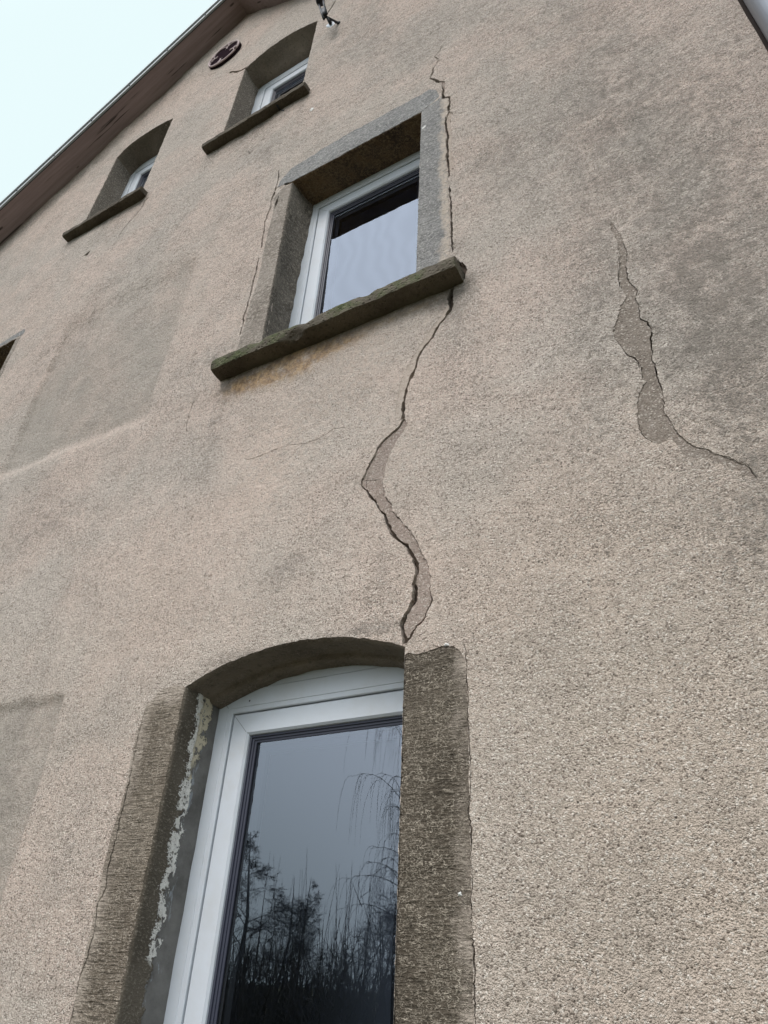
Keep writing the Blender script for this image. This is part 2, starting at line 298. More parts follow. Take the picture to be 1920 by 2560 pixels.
# ------------------------------------------------------------------ objects
def empty(name, loc=(0, 0, 0)):
    o = bpy.data.objects.new(name, None); sc.collection.objects.link(o); o.location = loc; o.empty_display_size = 0.2; return o
def tag(o, label=None, cat=None, group=None, kind=None):
    for k, v in (("label", label), ("category", cat), ("group", group), ("kind", kind)):
        if v: o[k] = v
    return o
def mesh(name, verts, faces, mat, parent=None, smooth=False, loc=None, mats=None):
    me = bpy.data.meshes.new(name); me.from_pydata([tuple(v) for v in verts], [], [tuple(int(i) for i in f) for f in faces])
    o = bpy.data.objects.new(name, me); sc.collection.objects.link(o)
    for m in (mats or [mat]): me.materials.append(m)
    if smooth: me.polygons.foreach_set("use_smooth", [True] * len(me.polygons))
    if parent: o.parent = parent
    if loc: o.location = loc
    me.update(); return o
class MB:
    def __init__(s): s.v = []; s.f = []
    def add(s, v, f):
        k = len(s.v); s.v += [tuple(x) for x in v]; s.f += [tuple(i + k for i in q) for q in f]
    def box(s, x0, x1, y0, y1, z0, z1):
        s.add([(x, y, z) for z in (z0, z1) for y in (y0, y1) for x in (x0, x1)],
              [(0, 2, 3, 1), (4, 5, 7, 6), (0, 1, 5, 4), (2, 6, 7, 3), (0, 4, 6, 2), (1, 3, 7, 5)])
    def tube(s, pts, r, seg=8, cap=True):
        pts = [Vector(p) for p in pts]; rs = r if isinstance(r, (list, tuple)) else [r] * len(pts)
        vs = []; fs = []
        up = Vector((0, 0, 1))
        for i, p in enumerate(pts):
            d = (pts[min(i + 1, len(pts) - 1)] - pts[max(i - 1, 0)]).normalized()
            a = d.cross(up if abs(d.z) < 0.9 else Vector((1, 0, 0))).normalized(); b = d.cross(a)
            for k in range(seg):
                t = 2 * math.pi * k / seg; vs.append(p + (a * math.cos(t) + b * math.sin(t)) * rs[i])
        for i in range(len(pts) - 1):
            for k in range(seg):
                k2 = (k + 1) % seg; fs.append((i * seg + k, i * seg + k2, (i + 1) * seg + k2, (i + 1) * seg + k))
        if cap: fs += [tuple(range(seg))[::-1], tuple((len(pts) - 1) * seg + k for k in range(seg))]
        s.add(vs, fs)
    def build(s, name, mat, parent=None, smooth=False, bevel=0): 
        o = mesh(name, s.v, s.f, mat, parent, smooth)
        if bevel:
            b = o.modifiers.new("bevel", 'BEVEL'); b.width = bevel; b.segments = 2; b.limit_method = 'ANGLE'
        return o

def refine(pts, step, jit, closed=True):
    out = []; n_ = len(pts)
    for i in range(n_ if closed else n_ - 1):
        a = np.array(pts[i]); b = np.array(pts[(i + 1) % n_]); k = max(1, int(np.linalg.norm(b - a) / step))
        for j in range(k): out.append(a + (b - a) * j / k + (rng.normal(0, jit, 2) if j or jit < 0.003 else 0))
    if not closed: out.append(np.array(pts[-1]))
    return [tuple(map(float, p)) for p in out]
def pip(poly, pts):
    P = np.asarray(poly); x, z = pts[:, 0], pts[:, 1]; ins = np.zeros(len(pts), bool)
    sel = (x > P[:, 0].min()) & (x < P[:, 0].max()) & (z > P[:, 1].min()) & (z < P[:, 1].max())
    idx = np.nonzero(sel)[0]
    if not len(idx): return ins
    xs, zs = x[idx], z[idx]; r = np.zeros(len(idx), bool); j = len(P) - 1
    for i in range(len(P)):
        c = ((P[i, 1] > zs) != (P[j, 1] > zs))
        with np.errstate(divide='ignore', invalid='ignore'):
            c &= xs < (P[j, 0] - P[i, 0]) * (zs - P[i, 1]) / (P[j, 1] - P[i, 1]) + P[i, 0]
        r ^= c; j = i
    ins[idx] = r; return ins
def sst(a, b, x):
    t = np.clip((x - a) / (b - a), 0, 1); return t * t * (3 - 2 * t)

# --- outlines measured on the wall -------------------------------------------------
APEX = (-3.885, 12.13); SL = 0.69; XL, XR = -9.0, 0.777
roofz = lambda x: APEX[1] - SL * abs(x - APEX[0])
outline = [(XL, -0.3), (XR, -0.3), (XR, roofz(XR)), APEX, (XL, roofz(XL))]
LOW = dict(x0=-2.41, x1=-1.243, z0=0.95)
low_arch = [(-2.412, 2.738), (-2.30, 2.782), (-2.18, 2.818), (-2.05, 2.843), (-1.90, 2.860), (-1.77, 2.861), (-1.64, 2.851), (-1.52, 2.832), (-1.40, 2.800), (-1.30, 2.765), (-1.243, 2.738)]
low_open = [(-2.41, 0.95)] + low_arch + [(-1.243, 0.95)]
mid_open = [(-2.383, 4.90), (-2.405, 6.0), (-2.425, 7.021), (-1.238, 7.019), (-1.243, 4.90)]
smR_open = [(-3.56, 8.60), (-3.556, 10.248), (-3.46, 10.31), (-3.358, 10.365), (-3.23, 10.41), (-3.09, 10.43), (-2.94, 10.425), (-2.807, 10.395), (-2.67, 10.34), (-2.557, 10.283), (-2.56, 8.60)]
smL_open = [(-5.58, 8.49), (-5.556, 10.05), (-5.47, 10.15), (-5.37, 10.212), (-5.25, 10.235), (-5.12, 10.243), (-5.0, 10.24), (-4.874, 10.228), (-4.75, 10.20), (-4.638, 10.163), (-4.64, 8.49)]
far_open = [(-7.00, 4.90), (-7.0, 6.877), (-5.813, 6.877), (-5.813, 4.90)]
openings = {}
for k, p, j in (("low", low_open, 0.0018), ("mid", mid_open, 0.0025), ("smR", smR_open, 0.004), ("smL", smL_open, 0.004), ("far", far_open, 0.003)):
    openings[k] = p

C316 = lambda l: crop(l, 850, 1000, 3.16)
R4 = lambda l: crop(l, 960, 640, 1.728)
left_edge = [(510,150),(498,158),(470,205),(420,250),(345,315),(300,370),(270,440),(215,530),(180,600),(165,635),(162,660),(180,690),(210,710),(230,750),(275,795),(300,850),(350,900),(365,950),(385,1010),(430,1080),(475,1115),(520,1140),(545,1190),(580,1240),(597,1290),(605,1350),(590,1390),(582,1450),(583,1520),(580,1570),(555,1610),(530,1660),(495,1720),(483,1760),(487,1830),(508,1880),(512,1925)]
lw = [3,4,5,3.5,3,3,3,2.5,2.5,3,4,5,6,9,9,7,9,10,14,12,8,12,16,13,16,12,9,14,16,15,12,14,16,13,12,16,18]
right_edge = [(515,155),(525,200),(500,250),(465,290),(435,340),(400,400),(380,450),(360,510),(352,560),(345,610),(335,650),(345,710),(360,770),(405,820),(410,870),(460,930),(515,990),(560,1040),(610,1130),(640,1210),(680,1270),(700,1330),(710,1390),(708,1450),(705,1510),(720,1570),(705,1620),(680,1670),(650,1740),(600,1780),(570,1820),(545,1870),(518,1900)]
rw = [1.5,1.5,1.5,2,2.5,3,2.5,2.5,3,4,4,4,3.5,4,4,3,3,2,2.5,2.5,3,3,3,3,4,9,11,11,13,15,16,16,17]
up_crack = [(300,128),(292,150),(285,175),(286,198),(290,215),(278,240),(262,265),(242,290),(225,315),(212,350),(180,385),(160,415),(145,445),(138,480),(130,500),(112,540),(100,570),(92,600),(88,620),(82,660),(84,705)]
uw = [8,8,12,15,10,8,7,7,7.5,8,7,6.5,7,8,7.5,7.5,7.5,7.5,8,9,8]
B307 = lambda l: crop(l, 1480, 500, 3.073)
b_right = [(222,262),(235,330),(265,380),(270,430),(262,500),(270,580),(270,600),(305,650),(350,695),(345,740),(335,775),(362,820),(362,870),(375,915),(435,945),(450,990),(460,1030),(452,1080),(458,1140),(468,1180),(465,1230),(485,1270),(492,1330),(515,1400),(540,1450),(550,1500),(555,1560),(550,1620),(580,1665),(610,1710),(640,1770),(690,1820),(730,1860),(790,1890),(860,1910),(920,1940),(1000,1970),(1060,1990),(1120,2015),(1170,2030),(1210,2055),(1250,2110),(1275,2155)]
brw = [2,2.5,3,3,3,5,4,4,4,3.5,4,5,6,6,7,8,10,10,9,5,5,6,6,5,5,4,4,4,4,2.2,2,1.6,1.6,1.6,1.6,1.4,1.6,1.6,1.4,1.4,1.4,1.6,1.4]
b_left = [(140,150),(150,230),(190,300),(205,380),(215,440),(212,520),(200,600),(225,680),(270,740),(220,820),(200,900),(180,960),(165,1030),(175,1065),(210,1110),(250,1165),(275,1200),(325,1215),(350,1240),(380,1290),(382,1330),(385,1370),(415,1390),(385,1440),(355,1500),(345,1580),(345,1640),(355,1700),(365,1760),(385,1800),(410,1825),(440,1845),(480,1860),(520,1862),(560,1850),(595,1830),(625,1840),(650,1870),(690,1940),(730,1970),(800,1980),(900,1990),(980,2030),(1050,2055),(1120,2080),(1200,2120),(1270,2160)]
cracks = []     # (points on wall, widths in metres, deep)
def local_scale(p):
    a = np.array(p); return None
def wpx(pts_px, widths, s):
    "half-visible pixel widths to metres, measured across the line"
    out = []
    for (x, y), w in zip(pts_px, widths):
        a = np.array(at(x - w / s / 2, y)); b = np.array(at(x + w / s / 2, y)); out.append(max(0.0025, 1.45 * float(np.linalg.norm(b - a))))
    return out
def add_crack(l, ox, oy, s, w, jit=1.0):
    px = [(ox + a / s, oy + b / s) for a, b in l]
    ws = w if isinstance(w, list) else [w] * len(l)
    ws = wpx(px, ws, s); cracks.append(([at(*p) for p in px], ws, jit))
add_crack(left_edge, 850, 1000, 3.16, [v * (1.25 if v > 7 else 1) for v in lw]); add_crack(right_edge, 850, 1000, 3.16, [v * (1.35 if v > 7 else 1) for v in rw])
add_crack([(165,635),(210,631),(250,628),(345,622)], 850, 1000, 3.16, 2.2)
add_crack([(215,570),(205,620),(200,660),(208,700)], 850, 1000, 3.16, 2.2)
add_crack(up_crack, 960, 640, 1.728, uw)
add_crack(b_right, 1480, 500, 3.073, brw)
add_crack(b_left[13:23], 1480, 500, 3.073, [3,3.5,4,8,11,6,5,3,3.5,5,4][:10])
add_crack(b_left[26:36], 1480, 500, 3.073, [2.5,3,3.5,5,6,7,8,8,7,5])
add_crack([(208,430),(210,520),(198,600),(218,680)], 1480, 500, 3.073, 2)
# beside and above the middle window
add_crack([(258,190),(246,210),(238,228),(218,248),(238,258),(226,280),(213,300),(210,322),(200,342),(222,350),(236,358),(250,358)], 960, 0, 1.728, [1.2,1.2,1.5,1.6,1.6,1.6,2,3,3,4,6,5])
add_crack([(795,165),(825,240),(800,330),(812,385),(838,430),(870,425),(930,410),(965,430)], 1020, 200, 9.22, [12,18,18,20,28,26,34,26])
add_crack([(955,400),(962,480),(968,560),(938,620),(945,720)], 1020, 200, 9.22, [20,14,14,24,28])
add_crack([(868,858),(880,920),(860,970),(870,1040),(880,1120),(895,1200),(915,1270),(890,1400),(885,1480),(905,1560),(900,1700),(905,1850),(915,1950),(925,2050),(935,2200)], 1020, 200, 9.22, [12,16,16,20,20,20,26,22,24,20,22,24,20,22,20])
add_crack([(280,798),(287,870),(290,960),(291,1000),(295,1060),(297,1090)], 960, 0, 1.728, [4,4,4.5,5,4,4])
add_crack([(1035,750),(995,840),(980,920),(988,1000)], 1020, 200, 9.22, 9)
# left of the middle window
add_crack([(395,60),(395,150),(385,220),(360,340),(345,430),(325,500),(290,580),(265,610),(235,700),(220,820),(190,900),(160,970),(148,1050),(115,1120),(105,1250),(95,1350),(60,1500),(45,1659)], 650, 420, 8.295, [6,10,12,10,10,16,20,14,11,10,11,12,10,10,10,11,12,12])
add_crack([(410,570),(390,640),(345,730),(325,800),(300,870)], 650, 420, 8.295, [8,12,16,12,9])
add_crack([(330,-390),(285,-180),(240,0),(200,180),(175,290),(150,400),(140,470),(100,560),(60,680),(62,730),(30,850),(0,975)], 600, 700, 6.9, [8,9,10,10,12,10,12,11,10,12,9,8])
# lower window, right and left
add_crack([(340,560),(352,600),(358,650),(356,720),(365,790),(362,860),(368,940),(368,1010),(372,1060),(374,1106)], 960, 1280, 1.728, [1.5,2,2.5,2.5,3,3,3,3,3,3])
add_crack([(374,0),(374,100),(362,195),(374,230),(379,300),(375,400),(382,470),(376,560),(381,640),(382,720),(388,800),(393,900),(391,1000),(395,1106),(396,1300),(392,1600)], 960, 1920, 1.728, [3,3,4,5,4,3.5,3.5,3.5,3.5,4,6,5,4,4,4,4])
add_crack([(628,850),(600,960),(590,1020),(572,1090)], 0, 1280, 1.728, [1.6,1.8,2,3])
add_crack([(572,0),(560,50),(545,110),(518,220),(505,290),(490,350),(465,440),(458,520),(420,590),(410,700),(388,780),(372,840),(348,900),(330,980),(318,1050),(300,1120),(250,1350)], 0, 1920, 1.728, [3,3.5,3,4,3,4,3,3.5,4,3,4,3.5,3,3,3,3,3])
# hairlines
add_crack([(1500,735),(1440,742),(1380,780),(1320,808),(1250,815),(1180,835),(1120,865),(1060,882)], 0, 640, 1.728, 1.3)
add_crack([(848,600),(830,660),(808,720),(805,765)], 0, 640, 1.728, 1.3)
add_crack([(385,752),(420,742),(470,742),(520,722),(560,702)], 480, 0, 4.1475, [5,6,7,9,12])
add_crack([(1262,1140),(1190,1200),(1165,1260),(1110,1330),(1010,1440),(940,1530),(850,1680),(770,1790)], 130, 270, 5.184, [4,5,5,4.5,5,4,3,2.5])
add_crack([(758,1400),(735,1430),(690,1440),(660,1490),(620,1520),(590,1580),(570,1550)], 480, 0, 4.1475, 2.2)
add_crack([(1485,0),(1440,80),(1410,130)], 480, 0, 4.1475, 6)
add_crack([(360,1106),(385,1092)], 0, 0, 1.728, [4,7])
circ = [(-4.035 + 0.375 * math.cos(t) * (1.0), 11.13 + 0.36 * math.sin(t)) for t in np.linspace(0.9, -4.6, 30)]
cracks.append((circ, [0.006] * 30, 0.5))

patches = {
 'main': (C316(left_edge) + C316(right_edge)[::-1], 'mortar'),
 'upper': (R4([(300,140),(284,200),(262,265),(225,315),(212,350),(180,385),(145,445),(130,500),(100,570),(88,620),(82,660),(84,705)][1:]) + R4([(84,705),(45,700),(52,640),(66,560),(100,480),(140,410),(190,330),(235,270),(262,225)]), 'mortar_pale'),
 'side': (B307(b_left) + B307(b_right)[::-1], 'mortar_dark'),
 'corner': (crop([(780,60),(795,165),(825,240),(800,330),(850,430),(860,300),(870,150),(865,40)], 1020, 200, 9.22), 'mortar'),
 'strip': (crop([(945,720),(870,860),(870,1040),(915,1270),(890,1400),(905,1700),(925,2050),(1000,2050),(1040,1800),(990,1600),(1010,1300),(1000,1150),(988,1000),(980,920),(1035,750)], 1020, 200, 9.22), 'mortar_pale'),
}
M['mortar_pale'] = roughcast("pale repair mortar", (0.49, 0.40, 0.34), (0.43, 0.36, 0.31), False, 0.5, 0.45)
stones = {
 'low_r': ([(-1.243, 0.6), (-0.985, 0.6), (-0.977, 2.58), (-0.984, 2.64), (-1.004, 2.68), (-1.035, 2.706), (-1.08, 2.716), (-1.13, 2.704), (-1.19, 2.70), (-1.225, 2.712), (-1.243, 2.705)], 'stone_low_r'),
 'low_l': ([(-2.41, 0.6), (-2.41, 2.735), (-2.47, 2.752), (-2.56, 2.745), (-2.64, 2.68), (-2.665, 2.55), (-2.65, 2.3), (-2.67, 2.1), (-2.655, 1.8), (-2.64, 1.4), (-2.65, 0.6)], 'stone_low_l'),
 'mid_r': ([(-1.238, 7.015), (-1.243, 4.92), (-1.02, 4.92), (-1.03, 5.6), (-1.045, 6.4), (-1.05, 6.66), (-1.02, 6.80), (-1.00, 6.98), (-1.06, 7.07), (-1.15, 7.05)], 'stone_grey'),
 'mid_l': ([(-2.384, 4.92), (-2.405, 6.0), (-2.425, 7.0), (-2.53, 6.965), (-2.575, 6.90), (-2.55, 6.6), (-2.56, 6.2), (-2.55, 5.8), (-2.58, 5.4), (-2.60, 4.92)], 'stone_brown'),
 'mid_lintel': ([(-2.465, 7.021), (-1.235, 7.021), (-1.15, 7.06), (-1.09, 7.10), (-1.11, 7.20), (-1.17, 7.285), (-1.43, 7.292), (-1.80, 7.302), (-2.18, 7.298), (-2.46, 7.25), (-2.555, 7.12), (-2.56, 7.03)], 'stone_lintel'),
 'far_lintel': ([(-7.05, 6.877), (-5.72, 6.888), (-5.715, 6.93), (-5.75, 6.985), (-5.88, 6.975), (-6.07, 6.96), (-7.05, 6.985)], 'stone_lintel'),
 'far_r': ([(-5.813, 4.92), (-5.72, 4.92), (-5.76, 6.0), (-5.775, 6.5), (-5.74, 6.86), (-5.813, 6.874)], 'stone_brown'),
}
hole_sill = crop([(540,560),(600,660),(640,685),(700,678),(760,750),(800,810),(845,880),(825,950),(800,1020),(790,1100),(770,1200),(700,1290),(600,1180),(560,900)], 1100, 600, 12.29)
gap_lintel = crop([(510,352),(560,325),(640,290),(730,250),(700,275),(640,320),(590,350),(540,375)], 650, 420, 8.295)

# --- refined constraint loops -------------------------------------------------------
loops = []
def loop_of(pts, step, jit): 
    r = refine(pts, step, jit); loops.append(r); return r
open_l = {k: loop_of(openings[k], 0.02 if k in ('low',) else 0.035, 0.0015 if k in ('low', 'mid') else 0.003) for k in openings}
stone_l = {k: (loop_of(v[0], 0.015, 0.0016), v[1]) for k, v in stones.items()}
patch_l = {k: (loop_of(v[0], 0.012, 0.0026), v[1]) for k, v in patches.items()}
hole_l = [loop_of(hole_sill, 0.012, 0.0015), loop_of(gap_lintel, 0.012, 0.001)]
crack_quads = []
for pts, ws, jit in cracks:
    P = [np.array(p) for p in pts]; q = []; w = []
    for i in range(len(P) - 1):
        k = max(1, int(np.linalg.norm(P[i + 1] - P[i]) / 0.009))
        for j in range(k):
            t = j / k; q.append(P[i] * (1 - t) + P[i + 1] * t + rng.normal(0, 0.0019, 2) * jit); w.append(ws[i] * (1 - t) + ws[i + 1] * t)
    q.append(P[-1]); w.append(ws[-1])
    q = np.array(q); w = np.array(w); e = min(3, len(w) // 3)
    ws_n = np.clip(np.convolve(rng.normal(0, 0.42, len(w) + 2), [.3, .4, .3], 'valid') + 1, .35, 1.9); w = w * ws_n
    for i in range(e):
        w[i] *= (i + 0.6) / e
        if w[-1] < 0.009 or i: w[-1 - i] *= (i + 0.6) / e if w[-1] < 0.009 else 1
    d = np.gradient(q, axis=0); d /= np.linalg.norm(d, axis=1)[:, None] + 1e-9; nn = np.stack([-d[:, 1], d[:, 0]], 1)
    A = q + nn * w[:, None] / 2; B = q - nn * w[:, None] / 2
    crack_quads.append((A, B)); loops.append([tuple(map(float, p)) for p in A] + [tuple(map(float, p)) for p in B[::-1]])

vs, es = [], []
def push_loop(l):
    k = len(vs); vs.extend(l); es.extend([(k + i, k + (i + 1) % len(l)) for i in range(len(l))])
push_loop(refine(outline, 0.1, 0))
for l in loops: push_loop(l)
def steiner(x0, x1, z0, z1, s):
    gx, gz = np.meshgrid(np.arange(x0, x1, s), np.arange(z0, z1, s)); g = np.stack([gx.ravel(), gz.ravel()], 1)
    g += rng.uniform(-0.28, 0.28, g.shape) * s; return g
st = [steiner(-4.2, XR, 0.9, 3.6, 0.026), steiner(-5.4, XR, 3.6, 7.6, 0.036), steiner(-5.4, -4.2, 0.9, 3.6, 0.05),
      steiner(XL, -5.4, 0.9, 7.6, 0.08), steiner(XL, XR, 7.6, 12.3, 0.065), steiner(XL, XR, -0.3, 0.9, 0.3)]
zz_ = np.arange(1.0, 6.8, 0.025); wz_ = np.array([noise.noise((b * 2.0, 3.0, 1.0)) * 0.02 for b in zz_])
for xb_ in (-3.35, -3.29):
    for e_ in (-0.016, -0.006, 0.006, 0.016): st.append(np.stack([xb_ + e_ - wz_, zz_], 1)[(zz_ > 4.75) == (xb_ == -3.35)])
st = np.concatenate(st); st = st[pip(outline, st)]
vs.extend([tuple(map(float, p)) for p in st])
cv_, ce_, cf_, *_r = delaunay_2d_cdt([Vector(v) for v in vs], es, [], 0, 1e-5, False)
V2 = np.array([(v.x, v.y) for v in cv_]); F = np.array(cf_)
cen = V2[F].mean(axis=1)
cls = np.full(len(F), -1)                                # -1 = outside
cls[pip(outline, cen)] = 0
names = ['wall']
for k, (l, m) in patch_l.items():
    names.append('patch_' + k); cls[pip(l, cen)] = len(names) - 1
for k, (l, m) in stone_l.items():
    names.append('stone_' + k); cls[pip(l, cen)] = len(names) - 1
CR = 90
for ci, (A, B) in enumerate(crack_quads):
    for i in range(len(A) - 1):
        lo = np.minimum(A[i:i + 2].min(0), B[i:i + 2].min(0)); hi = np.maximum(A[i:i + 2].max(0), B[i:i + 2].max(0))
        s_ = np.nonzero((cen[:, 0] > lo[0]) & (cen[:, 0] < hi[0]) & (cen[:, 1] > lo[1]) & (cen[:, 1] < hi[1]))[0]
        if len(s_):
            s2 = s_[pip([A[i], A[i + 1], B[i + 1], B[i]], cen[s_])]; cls[s2] = CR + ci
for hi_, l in enumerate(hole_l): cls[pip(l, cen)] = CR + len(crack_quads) + hi_
for l in open_l.values(): cls[pip(l, cen)] = -1
cls[~pip(outline, cen)] = -1

# --- relief of the render --------------------------------------------------------------
x, z = V2[:, 0], V2[:, 1]
nz = np.array([noise.noise((a * 1.1, b * 1.1, 0.3)) * 0.012 + noise.noise((a * 4.2, b * 4.2, 5.0)) * 0.0075 + noise.noise((a * 11, b * 11, 9.0)) * 0.0028 for a, b in V2])
relief = nz.copy()
low_gain = sst(2.0, 8.0, z); relief *= (0.55 + 1.0 * low_gain)
wx = np.array([noise.noise((b * 2.0, 3.0, 1.0)) * 0.02 for b in z]); wz = np.array([noise.noise((a * 2.0, 7.0, 2.0)) * 0.025 for a in x])
def panel(xa, xb, za, zb, dep, eb=0.10, es_=0.02, et=0.3):
    return dep * sst(xa - es_, xa + es_, x + wx) * (1 - sst(xb - es_, xb + es_, x + wx)) * sst(za - eb, za + eb * 0.15, z + wz) * (1 - sst(zb - et, zb, z + wz))
relief += panel(-4.95, -3.35, 4.86, 6.75, 0.034, 0.10, 0.010)
relief += panel(-4.95, -3.29, -1.0, 2.84, 0.024, 0.03, 0.010, 0.05)
relief -= panel(-3.34, -2.62, 3.3, 6.9, 0.006, 0.5, 0.05, 0.8)
# the plaster rolls in towards the arched heads and jamb stones
def dist_poly(poly, closed=True):
    P = np.array(poly); Q = np.roll(P, -1, 0); d = np.full(len(x), 9.0)
    for a, b in zip(P, Q):
        ab = b - a; t = np.clip(((V2 - a) @ ab) / (ab @ ab + 1e-12), 0, 1); d = np.minimum(d, np.hypot(*(V2 - a - t[:, None] * ab).T))
    return d
edge_d = dist_poly(low_open); fl = sst(0.0, 0.05, edge_d); relief = relief * fl + 0.004 * (1 - fl) * 0
for k in ('mid', 'smR', 'smL', 'far'):
    fl = sst(0.0, 0.07, dist_poly(openings[k])); relief = relief * fl

# --- stains, and the painted ledge highlight --------------------------------------------------------------------------
dirt_and_light = np.zeros((len(x), 3))
def blob(ch, cx, cz, rx_, rz_, amt):
    dirt_and_light[:, ch] += amt * np.exp(-(((x - cx) / rx_) ** 2 + ((z - cz) / rz_) ** 2))
for px, py, ra, rb, am in ((1760, 820, .2, .5, .26), (1860, 1000, .18, .4, .38), (1880, 1330, .25, .35, .5), (1800, 620, .5, .5, .25), (1600, 1330, .3, .25, .22),
        (1750, 450, .6, .9, .34), (1900, 800, .3, .8, .3), (1500, 150, .8, 1.4, .26), (1250, 450, .3, .5, .2), (1450, 700, .3, .4, .2), (1050, 150, .7, .7, .2), (1250, 120, .7, .9, .17), (1400, 350, .5, .6, .15), (880, 90, .5, .6, .3), (1600, 450, .35, .5, .12), (620, 560, .2, .4, .2), (230, 800, .4, .5, .2), (1430, 900, .25, .5, .12), (1250, 1150, .3, .2, .15), (1640, 1600, .4, .3, .12), (1330, 300, .7, .6, .15), (1650, 250, .5, .8, .2),
        (150, 1300, .35, .22, .42), (60, 1240, .4, .15, .2), (330, 1050, .5, .16, .28), (190, 960, .4, .3, .12),
        (60, 1790, .4, .1, .15), (700, 1430, .12, .08, .75), (640, 1520, .1, .06, .25), (740, 1400, .08, .06, .5), (880, 1580, .35, .03, .8), (600, 1640, .2, .04, .7), (1010, 1600, .12, .05, .5),
        (640, 390, .3, .3, .35), (760, 330, .5, .25, .35), (430, 560, .5, .4, .35), (470, 420, .3, .5, .25), (700, 240, .4, .4, .3), (300, 690, .6, .25, .3),
        (900, 130, .6, .5, .3), (1080, 60, .5, .6, .25), (560, 880, .15, .12, .5), (580, 965, .1, .08, .6), (1150, 760, .12, .12, .4), (1180, 690, .05, .08, .5),
        (1090, 640, .3, .1, .3), (470, 1560, .25, .15, .2), (250, 1530, .3, .2, .2), (40, 1960, .2, .3, .15), (860, 1000, .3, .15, .12)):
    c_ = at(px, py); blob(0, c_[0], c_[1], ra, rb, am)
for cx, zt, wd, ln in ((-2.63, 4.80, .05, .35), (-0.97, 4.80, .05, .3), (-2.45, 4.8, .03, .3), (-1.35, 4.8, .04, .25), (-3.66, 8.5, .06, .5), (-2.5, 8.5, .06, .6), (-5.7, 8.4, .06, .5), (-4.56, 8.4, .06, .5), (-3.1, 8.5, .05, .4), (-5.1, 8.4, .05, .4)):
    dirt_and_light[:, 0] += 0.45 * np.exp(-((x - cx) / wd) ** 2) * np.exp(-np.clip(zt - z, 0, 9) / ln) * (z < zt)
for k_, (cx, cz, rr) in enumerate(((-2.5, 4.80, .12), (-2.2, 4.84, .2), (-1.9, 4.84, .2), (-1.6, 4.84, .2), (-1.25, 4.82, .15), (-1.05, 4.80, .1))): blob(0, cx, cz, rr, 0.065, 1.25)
for cx, cz, ra, rb, am in ((-2.35, 4.73, .20, .06, 1.8), (-2.1, 4.73, .20, .09, 1.9), (-1.9, 4.77, .17, .07, 1.2), (-1.70, 4.76, .13, .05, 1.1), (-1.45, 4.79, .12, .03, .6), (-1.2, 4.79, .1, .03, .5), (-2.5, 4.77, .08, .03, 1.0)): blob(1, cx, cz, ra, rb, am)
for px, py, ra, rb, am in ((640, 1250, .3, .5, .5), (900, 900, .25, .4, .6), (700, 1080, .35, .4, .5), (350, 1500, .3, .4, .4), (1000, 1100, .25, .5, .5), (1080, 1440, .1, .2, .5), (110, 1750, .12, .5, .3), (560, 1560, .4, .2, .4), (480, 720, .2, .6, .4)):
    c_ = at(px, py); blob(2, c_[0], c_[1], ra, rb, am)
# faint washed runs down the wall
runs = np.array([noise.noise((a * 3.2, b * 0.35, 20.0)) for a, b in V2]); dirt_and_light[:, 0] += np.clip(runs, 0, 1) * 0.42
fstr = np.array([noise.noise((a * 9.0, b * 0.6, 50.0)) for a, b in V2]); dirt_and_light[:, 0] += np.clip(fstr, 0, 1) * 0.30 * sst(-3.4, -2.8, x) * (1 - sst(-0.9, -0.4, x)) * (1 - sst(4.6, 4.85, z))
streak2 = np.array([noise.noise((a * 1.3, b * 0.9, 33.0)) for a, b in V2]); dirt_and_light[:, 0] += np.clip(streak2, 0, 1) * 0.42
dirt_and_light[:, 0] += 0.16 * sst(-1.2, 0.6, x) * sst(2.5, 4.0, z)
ptint = np.clip(0.75 * panel(-4.95, -3.35, 4.90, 6.9, 1.0, 0.02, 0.010, 1.2) + 0.85 * panel(-4.95, -3.29, -1.0, 2.84, 1.0, 0.03, 0.010, 0.03), 0, 1)
dirt_and_light[:, 2] += 0.35 * panel(-4.95, -3.36, 4.78, 4.88, 1.0, 0.02, 0.02, 0.03)  # highlight of the lit ledge painted as a paler strip
# small sills: the wall tone darkens under them
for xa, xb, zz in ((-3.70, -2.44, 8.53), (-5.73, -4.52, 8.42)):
    f = sst(xa - .05, xa + .1, x) * (1 - sst(xb - .1, xb + .05, x)) * np.exp(-np.clip((zz - z), 0, 9) / 0.13) * (z < zz + .02); dirt_and_light[:, 0] += f * 0.95
dirt_and_light = np.clip(dirt_and_light, 0, 1.2)

